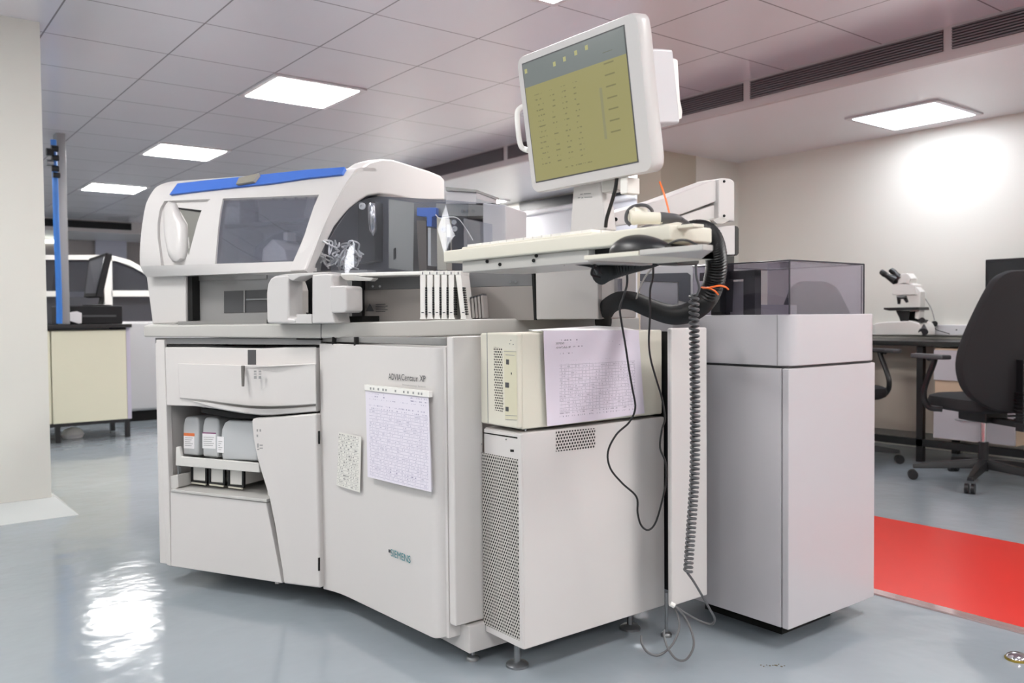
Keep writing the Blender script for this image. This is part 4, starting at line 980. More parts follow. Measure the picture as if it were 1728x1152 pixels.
# side handles
AP2 = lambda x, y, d: Dh(x, y, d)
hb = [Dh(1113, 99, 1.93), Dh(1124, 97, 1.95), Dh(1130, 101, 1.95), Dh(1134, 170, 1.95), Dh(1138, 188, 1.95), Dh(1137, 200, 1.95), Dh(1118, 207, 1.93), Dh(1114, 180, 1.93)]
mk('card_slot_bar', MB().prism(hb, mn*.03), PALE, MO, bevel=.004)
mk('slot', MB().prism([Dh(1112.5, 128, 1.928), Dh(1113.8, 128, 1.928), Dh(1117, 180, 1.928), Dh(1115.5, 181, 1.928)], mn*.001), GAP, MO)
mk('grab_handle', MB().tube([Dh(888, 178, 2.10), Dh(878, 182, 2.10), Dh(873, 192, 2.10), Dh(875, 225, 2.10), Dh(879, 246, 2.10), Dh(886, 252, 2.10), Dh(893, 254, 2.08)], .0065, 10), PALE, MO, smooth=True)
mk('bottom_clip', MB().box8(Dh(1015, 303, 1.93), V3((.03, 0, 0)), V3((0, -.05, 0)), V3((0, 0, -.03))), COUNT, MO, bevel=.003)
qq = Dh(1046, 300, 1.86); mk('connector_box', MB().box8(qq, V3((.04, 0, 0)), V3((0, -.022, 0)), V3((0, 0, -.036))), PALE, MO, bevel=.003)
tagit(mk('monitor_cable', MB().tube([Dh(1041, 300, 1.87), Dh(1038, 320, 1.88), Dh(1031, 345, 1.9), Dh(1024, 368, 1.92), Dh(1022, 383, 1.93)], .0042, 8), RUBBER, smooth=True), 'short thick black cable running down behind the white monitor stand', 'cable')
# ---- swing arm
AP = Plane(at_depth(1030, 2.12), at_depth(1240, 2.52))
AR = thing('swing_arm', AP(1226, 527, 0), 'white slanting support arm ending in a black-capped block at the right of the tray', 'support arm')
slab('upper_link', AP, [(1028, 368), (1032, 360), (1060, 352), (1120, 335), (1200, 305), (1214, 303), (1214, 338), (1150, 362), (1128, 369), (1040, 382)], 0, .06, WHITE2, AR, bevel=.004)
slab('lower_link', AP, [(1100, 381), (1150, 364), (1210, 344), (1214, 350), (1214, 366), (1175, 380)], .005, .055, WHITE2, AR, bevel=.003)
slab('end_block', AP, [(1213, 302), (1222, 300), (1233, 301), (1240, 306), (1240, 374), (1213, 370)], -.01, .07, WHITE2, AR, bevel=.004)
slab('flange', AP, [(1203, 371), (1212, 367), (1222, 367), (1231, 372), (1221, 377), (1210, 377)], -.02, .02, COUNT, AR)
slab('cross_beam', AP, [(1120, 377), (1200, 371), (1206, 383), (1130, 390)], -.01, .07, CREAM, AR, bevel=.003)
slab('pivot_box', AP, [(1140, 385), (1241, 380), (1241, 430), (1140, 431)], -.005, .1, WHITE2, AR, bevel=.003)
slab('black_cap', AP, [(1241, 381), (1245, 382), (1247, 386), (1247, 427), (1244, 431), (1241, 431)], -.007, .1, BLACK, AR, bevel=.001)
slab('arm_post', AP, [(1215, 432), (1239, 432), (1236, 526), (1215, 526)], .03, .055, BLACK, AR)
for x, y in ((1222, 306), (1222, 364)): mk('screw', MB().cyl(AP(x, y, -.009), AP(x, y, -.013), .004, n=10), GAP, AR)
mk('screw', MB().cyl(AP(1039, 370, .001), AP(1039, 370, -.004), .005, n=10), GAP, AR)
slab('black_clamp', AP, [(1135, 431), (1180, 431), (1180, 445), (1172, 447), (1145, 446), (1138, 440)], -.35, -.30, BLACK, TR, bevel=.002)
# ---- mouse
MU = SU_+.040; mz = sz+.0100; m0 = Uh(1034, 418, MU).y; m1 = Uh(1128, 418, MU).y; Lm = m0-m1
MS = thing('computer_mouse', (MU, (m0+m1)/2, mz), 'black computer mouse on the pull-out shelf under the keyboard tray', 'mouse')
rings = []
for i in range(15):
    s = i/14; yy = m0-Lm*s; hh = .038*(math.sin(math.pi*min(1, (s*.86+.07)))**.6)*(1-.35*s); ww = .031*(math.sin(math.pi*(s*.94+.03))**.5)
    rings.append([V3((MU+ww*math.cos(a), yy, mz+max(.002, hh*max(0, math.sin(a))) if math.sin(a) > 0 else mz)) for a in [2*math.pi*k/20 for k in range(20)]])
mk('mouse_shell', MB().loft(rings), BLACK, MS, smooth=True)
mk('scroll_wheel', MB().cyl(V3((MU-.004, m1+.030, mz+.013)), V3((MU+.004, m1+.030, mz+.013)), .006, n=14), DARKG, MS, smooth=True)
mk('mouse_cord', MB().tube([V3((MU, m1+.004, mz+.008)), V3((MU, m1-.02, mz+.014)), V3((MU-.004, m1-.045, mz+.012)), V3((MU+.004, m1-.06, mz+.004))], .0022, 8), RUBBER, MS, smooth=True)
# ---- barcode scanner lying on the tray
BS = thing('barcode_scanner', Dh(1095, 382, 1.75), 'cream hand-held barcode scanner with a dark grey round head lying on the tray', 'barcode scanner')
d_ = 1.76
mk('handle', MB().loft([ring(Dh(1064, 366, d_), Dh(1130, 367, d_)-Dh(1064, 366, d_), .0150, 18), ring(Dh(1080, 367, d_), Dh(1130, 367, d_)-Dh(1064, 366, d_), .0135, 18), ring(Dh(1100, 368, d_), Dh(1130, 367, d_)-Dh(1064, 366, d_), .0125, 18), ring(Dh(1117, 368.5, d_), Dh(1130, 367, d_)-Dh(1064, 366, d_), .0120, 18)]), CREAM, BS, smooth=True)
mk('head', MB().tube([Dh(1064, 380, d_), Dh(1057, 372, d_), Dh(1058, 359, d_), Dh(1066, 350, d_), Dh(1078, 346, d_), Dh(1091, 347, d_), Dh(1099, 353, d_), Dh(1101, 358, d_)], .0038, 8), DARKG, BS, smooth=True)
mk('head_shell', MB().loft([ring(Dh(1061, 365, d_+.01), Dh(1130, 360, d_)-Dh(1064, 366, d_), .017, 18), ring(Dh(1070, 363, d_+.01), Dh(1130, 360, d_)-Dh(1064, 366, d_), .021, 18), ring(Dh(1092, 362, d_+.02), Dh(1130, 360, d_)-Dh(1064, 366, d_), .013, 18)]), CREAM, BS, smooth=True)
mk('rubber_boot', MB().tube([Dh(1114, 368, d_), Dh(1128, 368, d_), Dh(1142, 368, d_), Dh(1155, 373, d_+.01)], .012, 12, rf=lambda i, n: .0128-.009*(i/n)**1.5), DARKG, BS, smooth=True)
mk('scanner_cord', MB().tube([Dh(1150, 370, d_), Dh(1160, 376, d_+.01), Dh(1166, 386, d_+.02), Dh(1167, 396, d_+.03)], .004, 8), DARKG, BS, smooth=True)
slab('cord_block', Plane(at_depth(1150, 1.8), at_depth(1190, 1.8)), [(1162, 392), (1176, 391), (1181, 395), (1181, 418), (1163, 419)], 0, .025, DARKG, BS, bevel=.002)

# ================================================================== hoses and cables
def corrugated(pts, r, step=.0075):
    P = evenly(catmull(pts, 24), step/2); return MB().tube(P, r, 16, smooth=False, rf=lambda i, n: r if i % 2 else r*.80)
h1 = [(1018, 545, 2.66), (1019, 532, 2.60), (1027, 517, 2.53), (1045, 507, 2.46), (1068, 508, 2.40), (1100, 521, 2.32), (1135, 531, 2.24), (1168, 525, 2.16), (1194, 502, 2.08), (1207, 465, 2.04), (1208, 430, 2.01), (1200, 402, 1.98), (1184, 390, 1.95), (1160, 394, 1.93), (1135, 410, 1.93)]
tagit(mk('corrugated_hose', corrugated([Dh(*q) for q in h1], .0265), RUBBER, smooth=True), 'thick black corrugated hose curling from the countertop up round to the tray', 'hose')
h2 = [(1140, 412, 1.90), (1112, 431, 1.88), (1085, 440, 1.86), (1055, 448, 1.84), (1025, 458, 1.82), (1012, 465, 1.80)]
tagit(mk('corrugated_hose', corrugated([Dh(*q) for q in h2], .021), RUBBER, smooth=True), 'shorter black corrugated hose hanging under the tray with wires spilling from its end', 'hose')
for i, (a, b, c, lb) in enumerate([((1018, 455, 1.80), (985, 440, 1.78), (951, 446, 1.80), 'thin black wire reaching farthest left from the short hose end under the tray'), ((1016, 462, 1.79), (1000, 450, 1.77), (968, 444, 1.78), 'dark wire curving left above the others at the short hose end'), ((1012, 468, 1.79), (998, 462, 1.77), (1006, 440, 1.76), 'dark looped wire rising to the mouse shelf from the short hose end'), ((1008, 462, 1.79), (1004, 450, 1.78), (1014, 437, 1.76), 'greyish wire standing upright at the end of the short hose')]):
    tagit(mk('wire', MB().tube([Dh(*a), Dh(*b), Dh(*c)], .003 if i < 2 else .0025, 8, res=10), BLACKS if i != 3 else GREYC, smooth=True), lb, 'wire', 'wires at the hose end')
loopc = [(1058, 455, 1.86), (1058, 480, 1.9), (1052, 500, 1.95), (1046, 520, 2.0), (1049, 545, 2.05), (1055, 580, 2.1), (1061, 620, 2.15), (1067, 655, 2.18), (1072, 688, 2.2), (1062, 712, 2.2), (1040, 733, 2.2), (1026, 762, 2.2), (1030, 790, 2.2), (1050, 815, 2.2), (1074, 838, 2.2), (1076, 865, 2.2), (1082, 886, 2.2), (1094, 894, 2.2), (1106, 882, 2.2), (1116, 850, 2.2), (1124, 812, 2.2), (1123, 780, 2.2), (1114, 755, 2.2), (1117, 725, 2.2), (1122, 705, 2.2), (1117, 672, 2.2), (1106, 635, 2.17), (1098, 605, 2.15), (1095, 575, 2.1), (1097, 530, 2.05), (1097, 490, 1.98), (1102, 465, 1.92), (1102, 430, 1.86)]
tagit(mk('mouse_cable', MB().tube([Dh(*q) for q in loopc], .0026, 8), RUBBER, smooth=True), 'thin black cable hanging in a long wavy loop in front of the perforated cabinet', 'cable')
gc = [(1072, 510, 2.4), (1082, 480, 2.2), (1098, 455, 2.05), (1120, 440, 1.95), (1150, 433, 1.9), (1172, 432, 1.88)]
tagit(mk('grey_cable', MB().tube([Dh(*q) for q in gc], .0025, 8), pmat('cable_grey', (170, 165, 160), .4), smooth=True), 'thin light grey cable slanting from the thick hose up to the tray underside', 'cable')
CO = thing('coiled_cord', Dh(1168, 700, 2.05), 'long dark grey coiled cord hanging beside the tall narrow cover panel', 'cord')
mk('straight_lead', MB().tube([Dh(1170, 418, 1.86), Dh(1174, 440, 1.88), Dh(1175, 465, 1.9), Dh(1180, 485, 1.92), Dh(1176, 498, 1.94)], .003, 8), GREYC, CO, smooth=True)
axis = catmull([Dh(1171, 497, 1.95), Dh(1172, 600, 1.98), Dh(1173, 700, 2.02), Dh(1172, 800, 2.06), Dh(1167, 880, 2.1), Dh(1161, 965, 2.14)], 40)
axis = evenly(axis, sum((b-a).length for a, b in zip(axis, axis[1:]))/(58*12))
hel = []
for i, p in enumerate(axis):
    a = 2*math.pi*i/12; hel.append(p+UX*math.cos(a)*.0095+VY*math.sin(a)*.0095)
mk('coil', MB().tube(hel, .0036, 6, smooth=False), GREYC, CO, smooth=True)
tail = [(1160, 966, 2.14), (1170, 980, 2.16), (1185, 1005, 2.2), (1198, 1028, 2.25), (1206, 1044, 2.3), (1200, 1053, 2.32), (1180, 1047, 2.33), (1155, 1033, 2.34), (1134, 1019, 2.35), (1143, 1035, 2.34), (1146, 1060, 2.32), (1134, 1088, 2.3), (1112, 1105, 2.28), (1093, 1100, 2.28), (1083, 1085, 2.29), (1082, 1072, 2.3)]
mk('tail_lead', MB().tube([Dh(*q) for q in tail], .0032, 8), GREYC, CO, smooth=True)
t2 = [(1136, 1020, 2.34), (1155, 1040, 2.33), (1168, 1068, 2.3), (1170, 1092, 2.28), (1158, 1112, 2.27), (1142, 1112, 2.27), (1128, 1095, 2.28), (1121, 1075, 2.3), (1121, 1062, 2.31)]
tagit(mk('floor_cable', MB().tube([Dh(*q) for q in t2], .0032, 8), GREYC, smooth=True), 'grey cable loop near the floor under the cabinets, right of the two loops', 'cable')
mk('cable_clip', MB().cyl(Dh(1131, 1018, 2.33), Dh(1138, 1022, 2.33), .007, n=10), PALE, CO)
def tie(pts, label): return tagit(mk('cable_tie', MB().tube([Dh(*q) for q in pts], .0022, 6), ORANGE, smooth=True), label, 'cable tie', 'orange cable ties')
tie([(1113, 306, 1.80), (1119, 322, 1.80), (1125, 342, 1.79), (1130, 362, 1.78)], 'orange cable tie standing straight up from the scanner boot')
tie([(1141, 389, 1.88), (1147, 392, 1.87), (1152, 402, 1.865), (1153, 416, 1.87)], 'short orange cable tie round the hose beside the grey cord block')
tie([(1186, 486, 2.0), (1198, 485, 1.97), (1213, 482, 1.97), (1224, 484, 1.99), (1229, 488, 2.0)], 'orange cable tie round the thick hose, tail pointing right')
tie([(1184, 485, 2.0), (1195, 486, 1.97), (1205, 490, 1.965), (1212, 497, 1.98)], 'lower orange cable tie tail slanting down on the thick hose')

# ================================================================== RIGHT BACKGROUND: bench, drawers, microscope, chairs
WB = thing('work_bench', (5.6, 1.5, 0), 'long laboratory bench with thin black top along the right cream wall', 'bench')
qbox('black_top', (5.3, -3.0, .737), (WU-.002, 4.3, .768), pmat('black_granite', (24, 24, 26), .15), WB, bevel=.003)
qbox('modesty_panel', (5.62, 2.57, .15), (5.64, 4.3, .737), pmat('panel_taupe', (178, 168, 156), .5), WB)
qbox('base_rail', (5.34, -3.0, .10), (5.38, 4.3, .145), BLACK, WB)
for yy in (4.2, 2.65, .2): qbox('leg', (5.34, yy, 0), (5.38, yy+.04, .737), BLACK, WB); qbox('leg', (5.82, yy, 0), (5.86, yy+.04, .737), BLACK, WB)
PD = thing('drawer_pedestal', (5.58, 2.33, .15), 'pale drawer unit hanging under the black bench behind the office chair', 'drawer unit')
qbox('carcass', (5.325, 2.093, .165), (5.88, 2.565, .725), WOODL, PD)
for z0, z1 in ((.53, .716), (.17, .40)):
    d = qbox('drawer', (5.302, 2.095, z0), (5.324, 2.563, z1), pmat('drawer_lilac_grey', (206, 203, 210), .4), PD, bevel=.003)
    zc = z0+(z1-z0)*.55; mk('handle', MB().tube([V3((5.3, 2.43, zc)), V3((5.285, 2.42, zc)), V3((5.285, 2.26, zc)), V3((5.3, 2.25, zc))], .004, 6, smooth=False), STEEL, d)
TK = thing('wall_trunking', (WU-.02, 2.6, .79), 'white socket trunking on the wall just above the black bench top', 'socket trunking')
qbox('trunking', (WU-.035, .5, .79), (WU-.001, 4.3, .865), PALE, TK, bevel=.003)
sk = Uh(1592, 545, WU-.035); mk('socket_plate', MB().box((WU-.041, 2.62, .795), (WU-.034, 2.84, .862)), PAPERW, TK, bevel=.001)
mk('socket_hole', MB().box((WU-.0425, 2.68, .826), (WU-.04, 2.69, .834)), DARKG, TK)
PG = thing('power_plug', Uh(1577, 546, WU-.05), 'black plug with a thin cord in the wall socket right of the microscope', 'plug')
mk('plug_body', MB().cyl(Uh(1577, 546, WU-.042), Uh(1577, 546, WU-.09), .02, n=14), BLACK, PG, smooth=True)
mk('cord', MB().tube([Uh(1577, 540, WU-.08), Uh(1572, 522, WU-.06), Uh(1562, 505, WU-.06), Uh(1552, 492, WU-.06), Uh(1543, 483, WU-.1)], .003, 6), GREYP, PG, smooth=True)
mk('cord', MB().tube([Uh(1577, 550, WU-.08), Uh(1580, 556, WU-.1), Uh(1592, 560, WU-.15), Uh(1602, 563, WU-.2)], .003, 6), BLACK, PG, smooth=True)
# microscope
MP = Plane((5.58, 0), (5.58, 1)); MI = thing('microscope', MP(1520, 560, .03), 'white binocular microscope with black eyepieces and stage on the black bench', 'microscope')
zb_ = MP(1520, 560).z
ML = lambda nm, pts, d0, d1, mat, par=MI, bv=.004: slab(nm, MP, pts, d0, d1, mat, par, bevel=bv)
base = [(1484, 545), (1500, 543), (1545, 541), (1558, 545), (1562, 552), (1562, 565), (1484, 565)]
bp_ = [MP(x, y) for x, y in base]; 
mk('base', MB().prism([V3((p.x-.06, p.y, max(.7685, p.z))) for p in bp_], (.19, 0, 0)), PALE, MI, bevel=.006)
ML('arm', [(1530, 475), (1540, 478), (1553, 492), (1553, 510), (1550, 545), (1532, 545), (1536, 512), (1530, 500), (1526, 490)], .0, .07, PALE)
ML('head_block', [(1504, 480), (1527, 476), (1543, 480), (1545, 497), (1506, 498)], -.02, .08, PALE)
ML('prism_housing', [(1515, 472), (1520, 462), (1531, 461), (1537, 470), (1534, 480), (1515, 480)], -.02, .07, PALE)
for (a, b, r0, r1) in (((1487, 458), (1513, 474), .018, .026), ((1503, 455), (1518, 472), .018, .026)):
    mk('eyepiece', MB().loft([ring(MP(*a, -.03 if a[0] < 1500 else .02), MP(*b)-MP(*a), r0, 16), ring(MP(a[0]+5, a[1]+4, -.03 if a[0] < 1500 else .02), MP(*b)-MP(*a), r0*1.15, 16), ring(MP(a[0]+9, a[1]+7, -.02 if a[0] < 1500 else .02), MP(*b)-MP(*a), r0*.9, 16), ring(MP(*b, .0), MP(*b)-MP(*a), r1*1.25, 16)]), BLACK, MI, smooth=True)
mk('nosepiece', MB().lathe(MP(1522, 502, .02), ZZ, [(.02, -.01), (.035, 0), (.035, .012), (.001, .016)], 18), STEEL, MI, smooth=True)
mk('objective', MB().cyl(MP(1517, 513, .01), MP(1517, 499, .01), .009, .015, 14), BLACK, MI, smooth=True)
mk('objective', MB().cyl(MP(1531, 510, .03), MP(1526, 500, .03), .009, .015, 14), BLACK, MI, smooth=True)
ML('stage', [(1491, 519), (1550, 518), (1551, 523), (1500, 524), (1491, 522)], -.05, .09, BLACK, bv=.002)
ML('stage_bracket', [(1511, 524), (1546, 524), (1545, 536), (1560, 540), (1556, 545), (1520, 546), (1517, 536)], .0, .06, BLACK)
mk('focus_knob', MB().cyl(MP(1556, 540, -.05), MP(1556, 540, .1), .018, n=18), BLACK, MI, smooth=True)
mk('lamp_socket', MB().cyl(MP(1558, 560, -.05), MP(1558, 549, .0), .03, .012, n=14), DARKG, MI, smooth=True)
# bench monitor
BM = thing('monitor', (5.7, 2.1, .768), 'black flat monitor on the bench behind the office chair at the right edge', 'monitor')
qbox('panel', (5.68, 1.72, .97), (5.72, 2.425, 1.28), BLACKS, BM, bevel=.006); qbox('screen', (5.676, 1.735, .985), (5.681, 2.41, 1.265), pmat('screen_dark', (30, 32, 38), .12), BM)
qbox('neck', (5.71, 2.03, .775), (5.74, 2.11, 1.0), BLACK, BM); qbox('foot', (5.6, 1.93, .7685), (5.82, 2.21, .78), BLACK, BM, bevel=.003)
# office chairs
def chair(loc, rz, label):
    t = thing('office_chair', (0, 0, 0), label, 'office chair', None)
    F_ = BLACKS
    def rr3(w, d, r): return rrect(-d/2, -w/2, d/2, w/2, r, 6)
    so = rr3(.48, .46, .12)
    mk('seat', MB().loft([[V3((x*k, y*k, z)) for x, y in so] for k, z in ((.86, .41), (.97, .425), (1.0, .455), (.97, .48), (.85, .492))]), F_, t, smooth=True)
    half = [(.0, 1.165), (.10, 1.16), (.16, 1.125), (.195, 1.07), (.23, 1.0), (.265, .92), (.30, .83), (.325, .74), (.33, .65), (.305, .56), (.25, .49), (.16, .44), (.08, .425), (0, .42)]
    hp = catmull([V3((y, z_, 0)) for y, z_ in half], 3)
    out = [(p.x, p.y) for p in hp]+[(-p.x, p.y) for p in reversed(hp[1:-1])]
    def bk(k, dx): return [V3((-.245+dx+.35*(y*k)**2*1.0-.05*((.8+(z-.8)*k)-.8), y*k, .80+(z-.80)*k)) for y, z in out]
    mk('backrest', MB().loft([bk(.90, -.055), bk(.98, -.045), bk(1.0, -.02), bk(.98, .01), bk(.86, .03)]), F_, t, smooth=True)
    sb = MB().loft([[V3((-.31-.012*math.sin(k*1.57), y, z)) for y, z in ((-.045, .30+k*.035), (.045, .30+k*.035), (.045, .315+k*.035), (-.045, .315+k*.035))] for k in (0,)]+[[V3((-.335, y, z)) for y, z in ((-.045, .30), (.045, .30), (.045, .66), (-.045, .66))]])
    mb = MB(); mb.box((-.335, -.045, .33), (-.285, .045, .70))
    for k in range(10): mb.box((-.345, -.052, .37+k*.017), (-.28, .052, .378+k*.017))
    mk('back_bracket', mb, BLACK, t, bevel=.002)
    mk('seat_bar', MB().box((-.30, -.03, .345), (.05, .03, .375)), BLACK, t)
    mk('mechanism', MB().box((-.10, -.07, .345), (.12, .07, .41)), BLACK, t, bevel=.01)
    mk('lever', MB().cyl((0, 0, .37), (.02, -.27, .365), .006), BLACK, t)
    for s in (-1, 1):
        mk('armrest', MB().tube([V3((.02, s*.24, .415)), V3((.06, s*.30, .43)), V3((.08, s*.31, .52)), V3((.00, s*.305, .690)), V3((.05, s*.305, .697))], .016, 8), BLACK, t, smooth=True)
        mk('arm_pad', MB().prism([V3((-.10, s*.305-.03, .695)), V3((.16, s*.305-.035, .695)), V3((.18, s*.305, .695)), V3((.16, s*.305+.035, .695)), V3((-.10, s*.305+.03, .695))], (0, 0, .025)), DARKG, t, bevel=.008)
    mk('gas_lift', MB().cyl((0, 0, .2), (0, 0, .36), .014), CHROME, t, smooth=True)
    mk('lift_sleeve', MB().cyl((0, 0, .07), (0, 0, .23), .026), BLACK, t, smooth=True)
    for k in range(5):
        a = 2*math.pi*k/5-.22; c, s = math.cos(a), math.sin(a); n_ = V3((-s, c, 0)); r_ = V3((c, s, 0))
        lg = mk('base_leg', MB().loft([[r_*q+n_*w+ZZ*z for w, z in ((-ww, zz), (ww, zz), (ww*.7, zz+hh), (-ww*.7, zz+hh))] for q, ww, zz, hh in ((.02, .03, .085, .05), (.20, .024, .075, .038), (.355, .018, .066, .022))]), BLACK, t, bevel=.004)
        for e in (-1, 1): mk('caster', MB().cyl(r_*.355+n_*(e*.006)+ZZ*.028, r_*.355+n_*(e*.024)+ZZ*.028, .027, n=18), BLACK, lg, smooth=True)
    t.location = loc; t.rotation_euler = (0, 0, rz); return t
chair((4.94, 2.11, 0), math.radians(62), 'black office chair seen from behind at the far right, in front of the drawers')
chair((4.97, 3.0, 0), math.radians(-112), 'black office chair mostly hidden behind the right white cabinet')

# ================================================================== wall window with roller blind
fy0, fy1 = Uh(1078, 330, WU-.03).y, Uh(876, 350, WU-.03).y
structure(mk('window_1', MB().box((WU-.03, fy0, .6), (WU-.005, fy1, 2.20)), pmat('window_frame_dark', (38, 38, 44), .4)))
RB = thing('roller_blind', (WU-.07, (fy0+fy1)/2, .7), 'pale roller blind drawn down over the dark framed window behind the monitor', 'roller blind')
mk('roller', MB().cyl((WU-.075, fy0-.02, 2.06), (WU-.075, fy1-.08, 2.06), .028, n=14), PAPERW, RB, smooth=True)
qbox('blind_fabric', (WU-.06, fy0, .8), (WU-.055, fy1-.11, 2.04), pmat('blind_fabric', (222, 221, 226), .7), RB)
# ================================================================== LEFT BACKGROUND
VB = Plane((0, 7.28), (1, 7.28))
LB = thing('side_bench', (1.4, 7.55, 0), 'cream laboratory cabinet with black worktop and black metal legs at the left', 'bench')
CRM = pmat('cabinet_cream', (230, 226, 203), .4)
qbox('cabinet', (1.20, 7.285, .15), (1.735, 7.85, .865), CRM, LB, bevel=.004)
qbox('cabinet', (.3, 7.30, .15), (1.195, 7.85, .865), CRM, LB, bevel=.004)
qbox('black_worktop', (.3, 7.24, .885), (1.77, 7.9, .912), BLACK, LB, bevel=.002)
qbox('frame_rail', (1.195, 7.29, .125), (1.75, 7.33, .15), BLACK, LB)
qbox('frame_rail', (.3, 7.29, .125), (1.195, 7.33, .15), BLACK, LB)
qbox('side_strip', (1.736, 7.285, .15), (1.765, 7.85, .885), pmat('lilac_strip', (196, 190, 206), .4), LB)
for x, y in ((1.215, 7.30), (1.72, 7.30), (1.215, 7.80), (1.72, 7.80)): qbox('leg', (x, y, 0), (x+.035, y+.035, .126), BLACK, LB)
PR = thing('printer', (1.5, 7.5, .912), 'flat black box-shaped printer on the black worktop below the tilted monitor', 'printer')
a_, b_ = VB(101, 530, .08), VB(207, 530, .08)
qbox('printer_body', (a_.x, 7.36, .914), (b_.x, 7.72, VB(150, 516, .08).z), BLACKS, PR, bevel=.008); qbox('paper_slot', (a_.x+.03, 7.354, .97), (b_.x-.05, 7.361, .985), DARKG, PR)
tagit(slab('paper_card', VB, [(116, 527), (130, 525), (138, 528), (138, 545), (133, 546), (115, 540)], .02, .024, PAPERW), 'small white card with a yellow mark leaning on the black printer', 'card')
TM = thing('monitor', (VB(165, 525, .15)), 'black monitor tilted back on the printer, seen from the side at the left', 'monitor')
P_ = lambda x, y, dd: VB(x, y, dd)
q4 = [P_(150, 436, .32), P_(180, 426, .10), P_(163, 500, .08), P_(141, 501, .30)]
nn = (q4[1]-q4[0]).cross(q4[3]-q4[0]).normalized(); nn = nn if nn.x > 0 else -nn
mk('panel', MB().prism(q4, nn*.05), BLACKS, TM, bevel=.004)
sq4 = [q4[0]*.92+q4[2]*.08, q4[1]*.92+q4[3]*.08, q4[2]*.92+q4[0]*.08, q4[3]*.92+q4[1]*.08]
mk('screen', MB().prism([p-nn*.002 for p in sq4], nn*.001), pmat('screen_sheen', (96, 96, 102), .15), TM)
mk('stand', MB().tube([P_(170, 480, .2), P_(172, 505, .2), P_(168, 518, .2)], .02, 8), BLACK, TM, smooth=True)
TM2 = VB(165, 517, .2)
mk('foot', MB().lathe(V3((TM2.x, 7.5, VB(150, 516, .08).z+.001)), ZZ, [(.11, 0), (.11, .008), (.03, .016), (.001, .016)], 24), BLACK, TM, smooth=True)
PO = thing('steel_post', VB(108, 548, .02), 'grey steel column rising from the worktop to the ceiling beside the blue tube', 'post')
a_, b_ = VB(99, 400, .01), VB(115, 400, .01); qbox('post', (a_.x, 7.29, .9125), (b_.x, 7.42, CE), pmat('post_grey', (150, 150, 152), .3, metal=.4), PO, bevel=.006)
BT = tagit(mk('blue_tube', MB().tube([P_(90, 236, -.03), P_(93, 300, -.03), P_(95, 380, -.03), P_(98, 450, -.03), P_(100, 520, -.03), P_(100, 546, -.03)], .022, 10), BLUEH, smooth=True), 'bright blue vertical tube running down beside the grey steel post', 'tube')
VA = thing('tube_valves', P_(90, 300, -.05), 'cluster of black valve fittings on the blue tube near the ceiling', 'valve')
for x, y, r_ in ((92, 250, .03), (84, 256, .035), (93, 266, .028), (84, 274, .03), (93, 284, .028), (95, 295, .026)): mk('valve_body', MB().cyl(P_(x-6, y, -.05), P_(x+6, y+1, -.05), r_*.8, n=12), BLACK if y != 274 else STEEL, VA, smooth=True)
# second analyzer behind the bench
VC = Plane((0, 8.3), (1, 8.3)); SA = thing('analyzer_with_glass_hood', VC(240, 735, 0)*1.0, 'second laboratory analyzer with white-framed curved glass hood behind the left bench', 'lab analyzer')
SA.location.z = 0
fl = lambda pts, d0, d1, nm, mat: slab(nm, VC, pts, d0, d1, mat, SA)
p0 = VC(205, 700, .02); qbox('lower_body', (p0.x, 8.32, .10), (p0.x+1.5, 9.3, .93), pmat('body_silver', (188, 188, 190), .3), SA, bevel=.03); qbox('plinth', (p0.x+.05, 8.4, 0), (p0.x+1.45, 9.2, .10), GAP, SA)
q0_ = VC(60, 700, .3); qbox('left_body', (q0_.x, 8.6, 0), (p0.x-.005, 9.3, .93), DARKG, SA)
fl([(72, 430), (165, 430), (195, 432), (220, 439), (238, 449), (250, 458), (250, 464), (236, 457), (218, 447), (195, 440), (165, 438), (72, 438)], 0, .06, 'frame_top', PALE)
fl([(176, 434), (189, 434), (190, 515), (177, 515)], 0, .05, 'frame_post', PALE)
fl([(72, 491), (100, 491), (100, 500), (72, 500)], 0, .05, 'frame_bar', PALE); fl([(188, 490), (262, 490), (262, 500), (188, 500)], 0, .05, 'frame_bar', PALE)
fl([(72, 438), (165, 438), (195, 440), (236, 456), (250, 470), (250, 492), (72, 492)], .02, .025, 'hood_glass', glass('grey_glass', (150, 152, 160), haze=.2, hazecol=(120, 122, 130)))
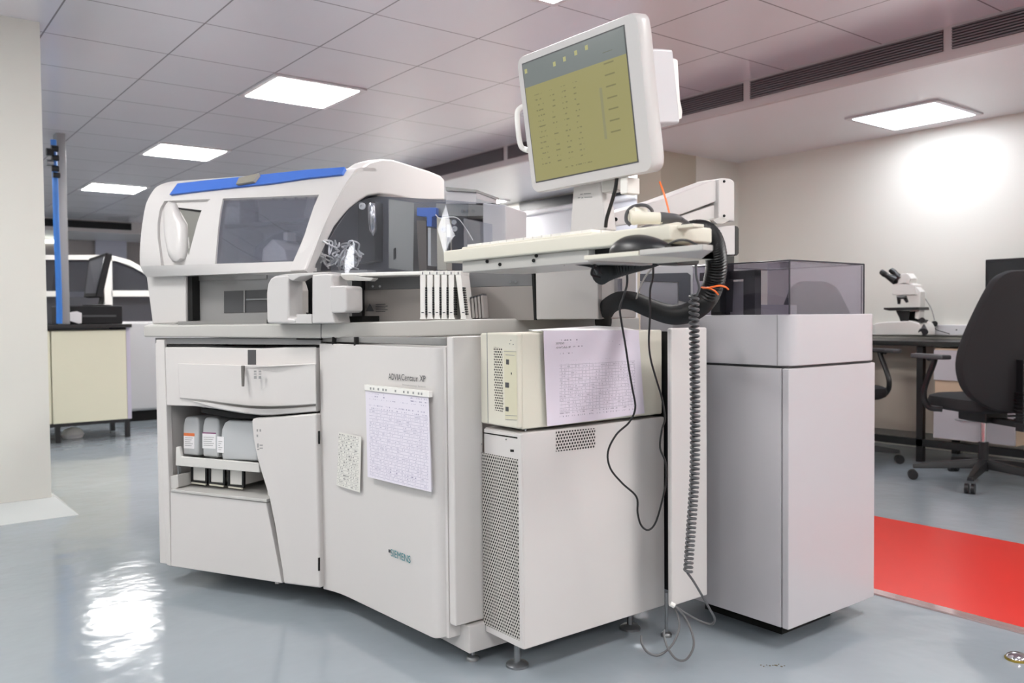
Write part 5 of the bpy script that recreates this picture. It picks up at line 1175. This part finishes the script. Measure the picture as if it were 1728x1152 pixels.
fl([(72, 440), (250, 455), (250, 545), (72, 545)], .5, .55, 'inner_wall', pmat('inner_slate', (92, 94, 104), .5))
fl([(72, 501), (262, 501), (262, 546), (72, 546)], .05, .3, 'work_deck', pmat('deck_dark', (62, 63, 70), .35))
fl([(189, 460), (200, 487), (196, 490), (186, 464)], .1, .14, 'inner_lever', BLACK)
# far wall board and small tube lamp
VW = Plane((0, 14.85), (1, 14.85))
tagit(slab('wall_board', VW, [(161, 397), (214, 400), (214, 470), (161, 470)], -.03, 0, pmat('board_lilac', (196, 196, 212), .4)), 'pale blue-grey board on the far wall behind the tilted black monitor', 'board')
VT = Plane((0, 14.895), (1, 14.895))
tagit(slab('tube_lamp', VT, [(60, 404), (103, 404), (104, 407), (103, 410), (60, 410)], -.03, 0, emis('small_tube_glow', (250, 255, 240), 2.5)), 'short glowing lamp crossing behind the blue tube at the far left', 'lamp')
rw = tagit(mk('wrapping', MB().lathe(V3((1.38, 7.55, .002)), ZZ, [(.07, 0), (.085, .03), (.06, .07), (.001, .09)], 12), PAPERW, smooth=True), 'crumpled white bag on the floor under the cream cabinet', 'bag')

# ================================================================== camera, world, view
cam = bpy.data.cameras.new('camera'); co = bpy.data.objects.new('camera', cam); COL.objects.link(co)
cam.sensor_width = 36; cam.lens = F_PX/1728*36; cam.clip_start = .02; cam.clip_end = 100
R = Matrix((RGT, UPV, -FWD)).transposed().to_4x4(); R.translation = EYE; co.matrix_world = R
cam.dof.use_dof = True; cam.dof.focus_distance = 2.35; cam.dof.aperture_fstop = 4.5
scene.camera = co
w = bpy.data.worlds.new('world'); scene.world = w; w.use_nodes = True
w.node_tree.nodes['Background'].inputs[0].default_value = (.8, .85, 1, 1); w.node_tree.nodes['Background'].inputs[1].default_value = .1
vs = scene.view_settings; vs.view_transform = 'Standard'; vs.look = 'None'; vs.gamma = 1; vs.exposure = .47; vs.use_curve_mapping = False
scene.cycles.max_bounces = 8; scene.cycles.transparent_max_bounces = 16; scene.cycles.use_denoising = True
scene.cycles.sample_clamp_indirect = 6
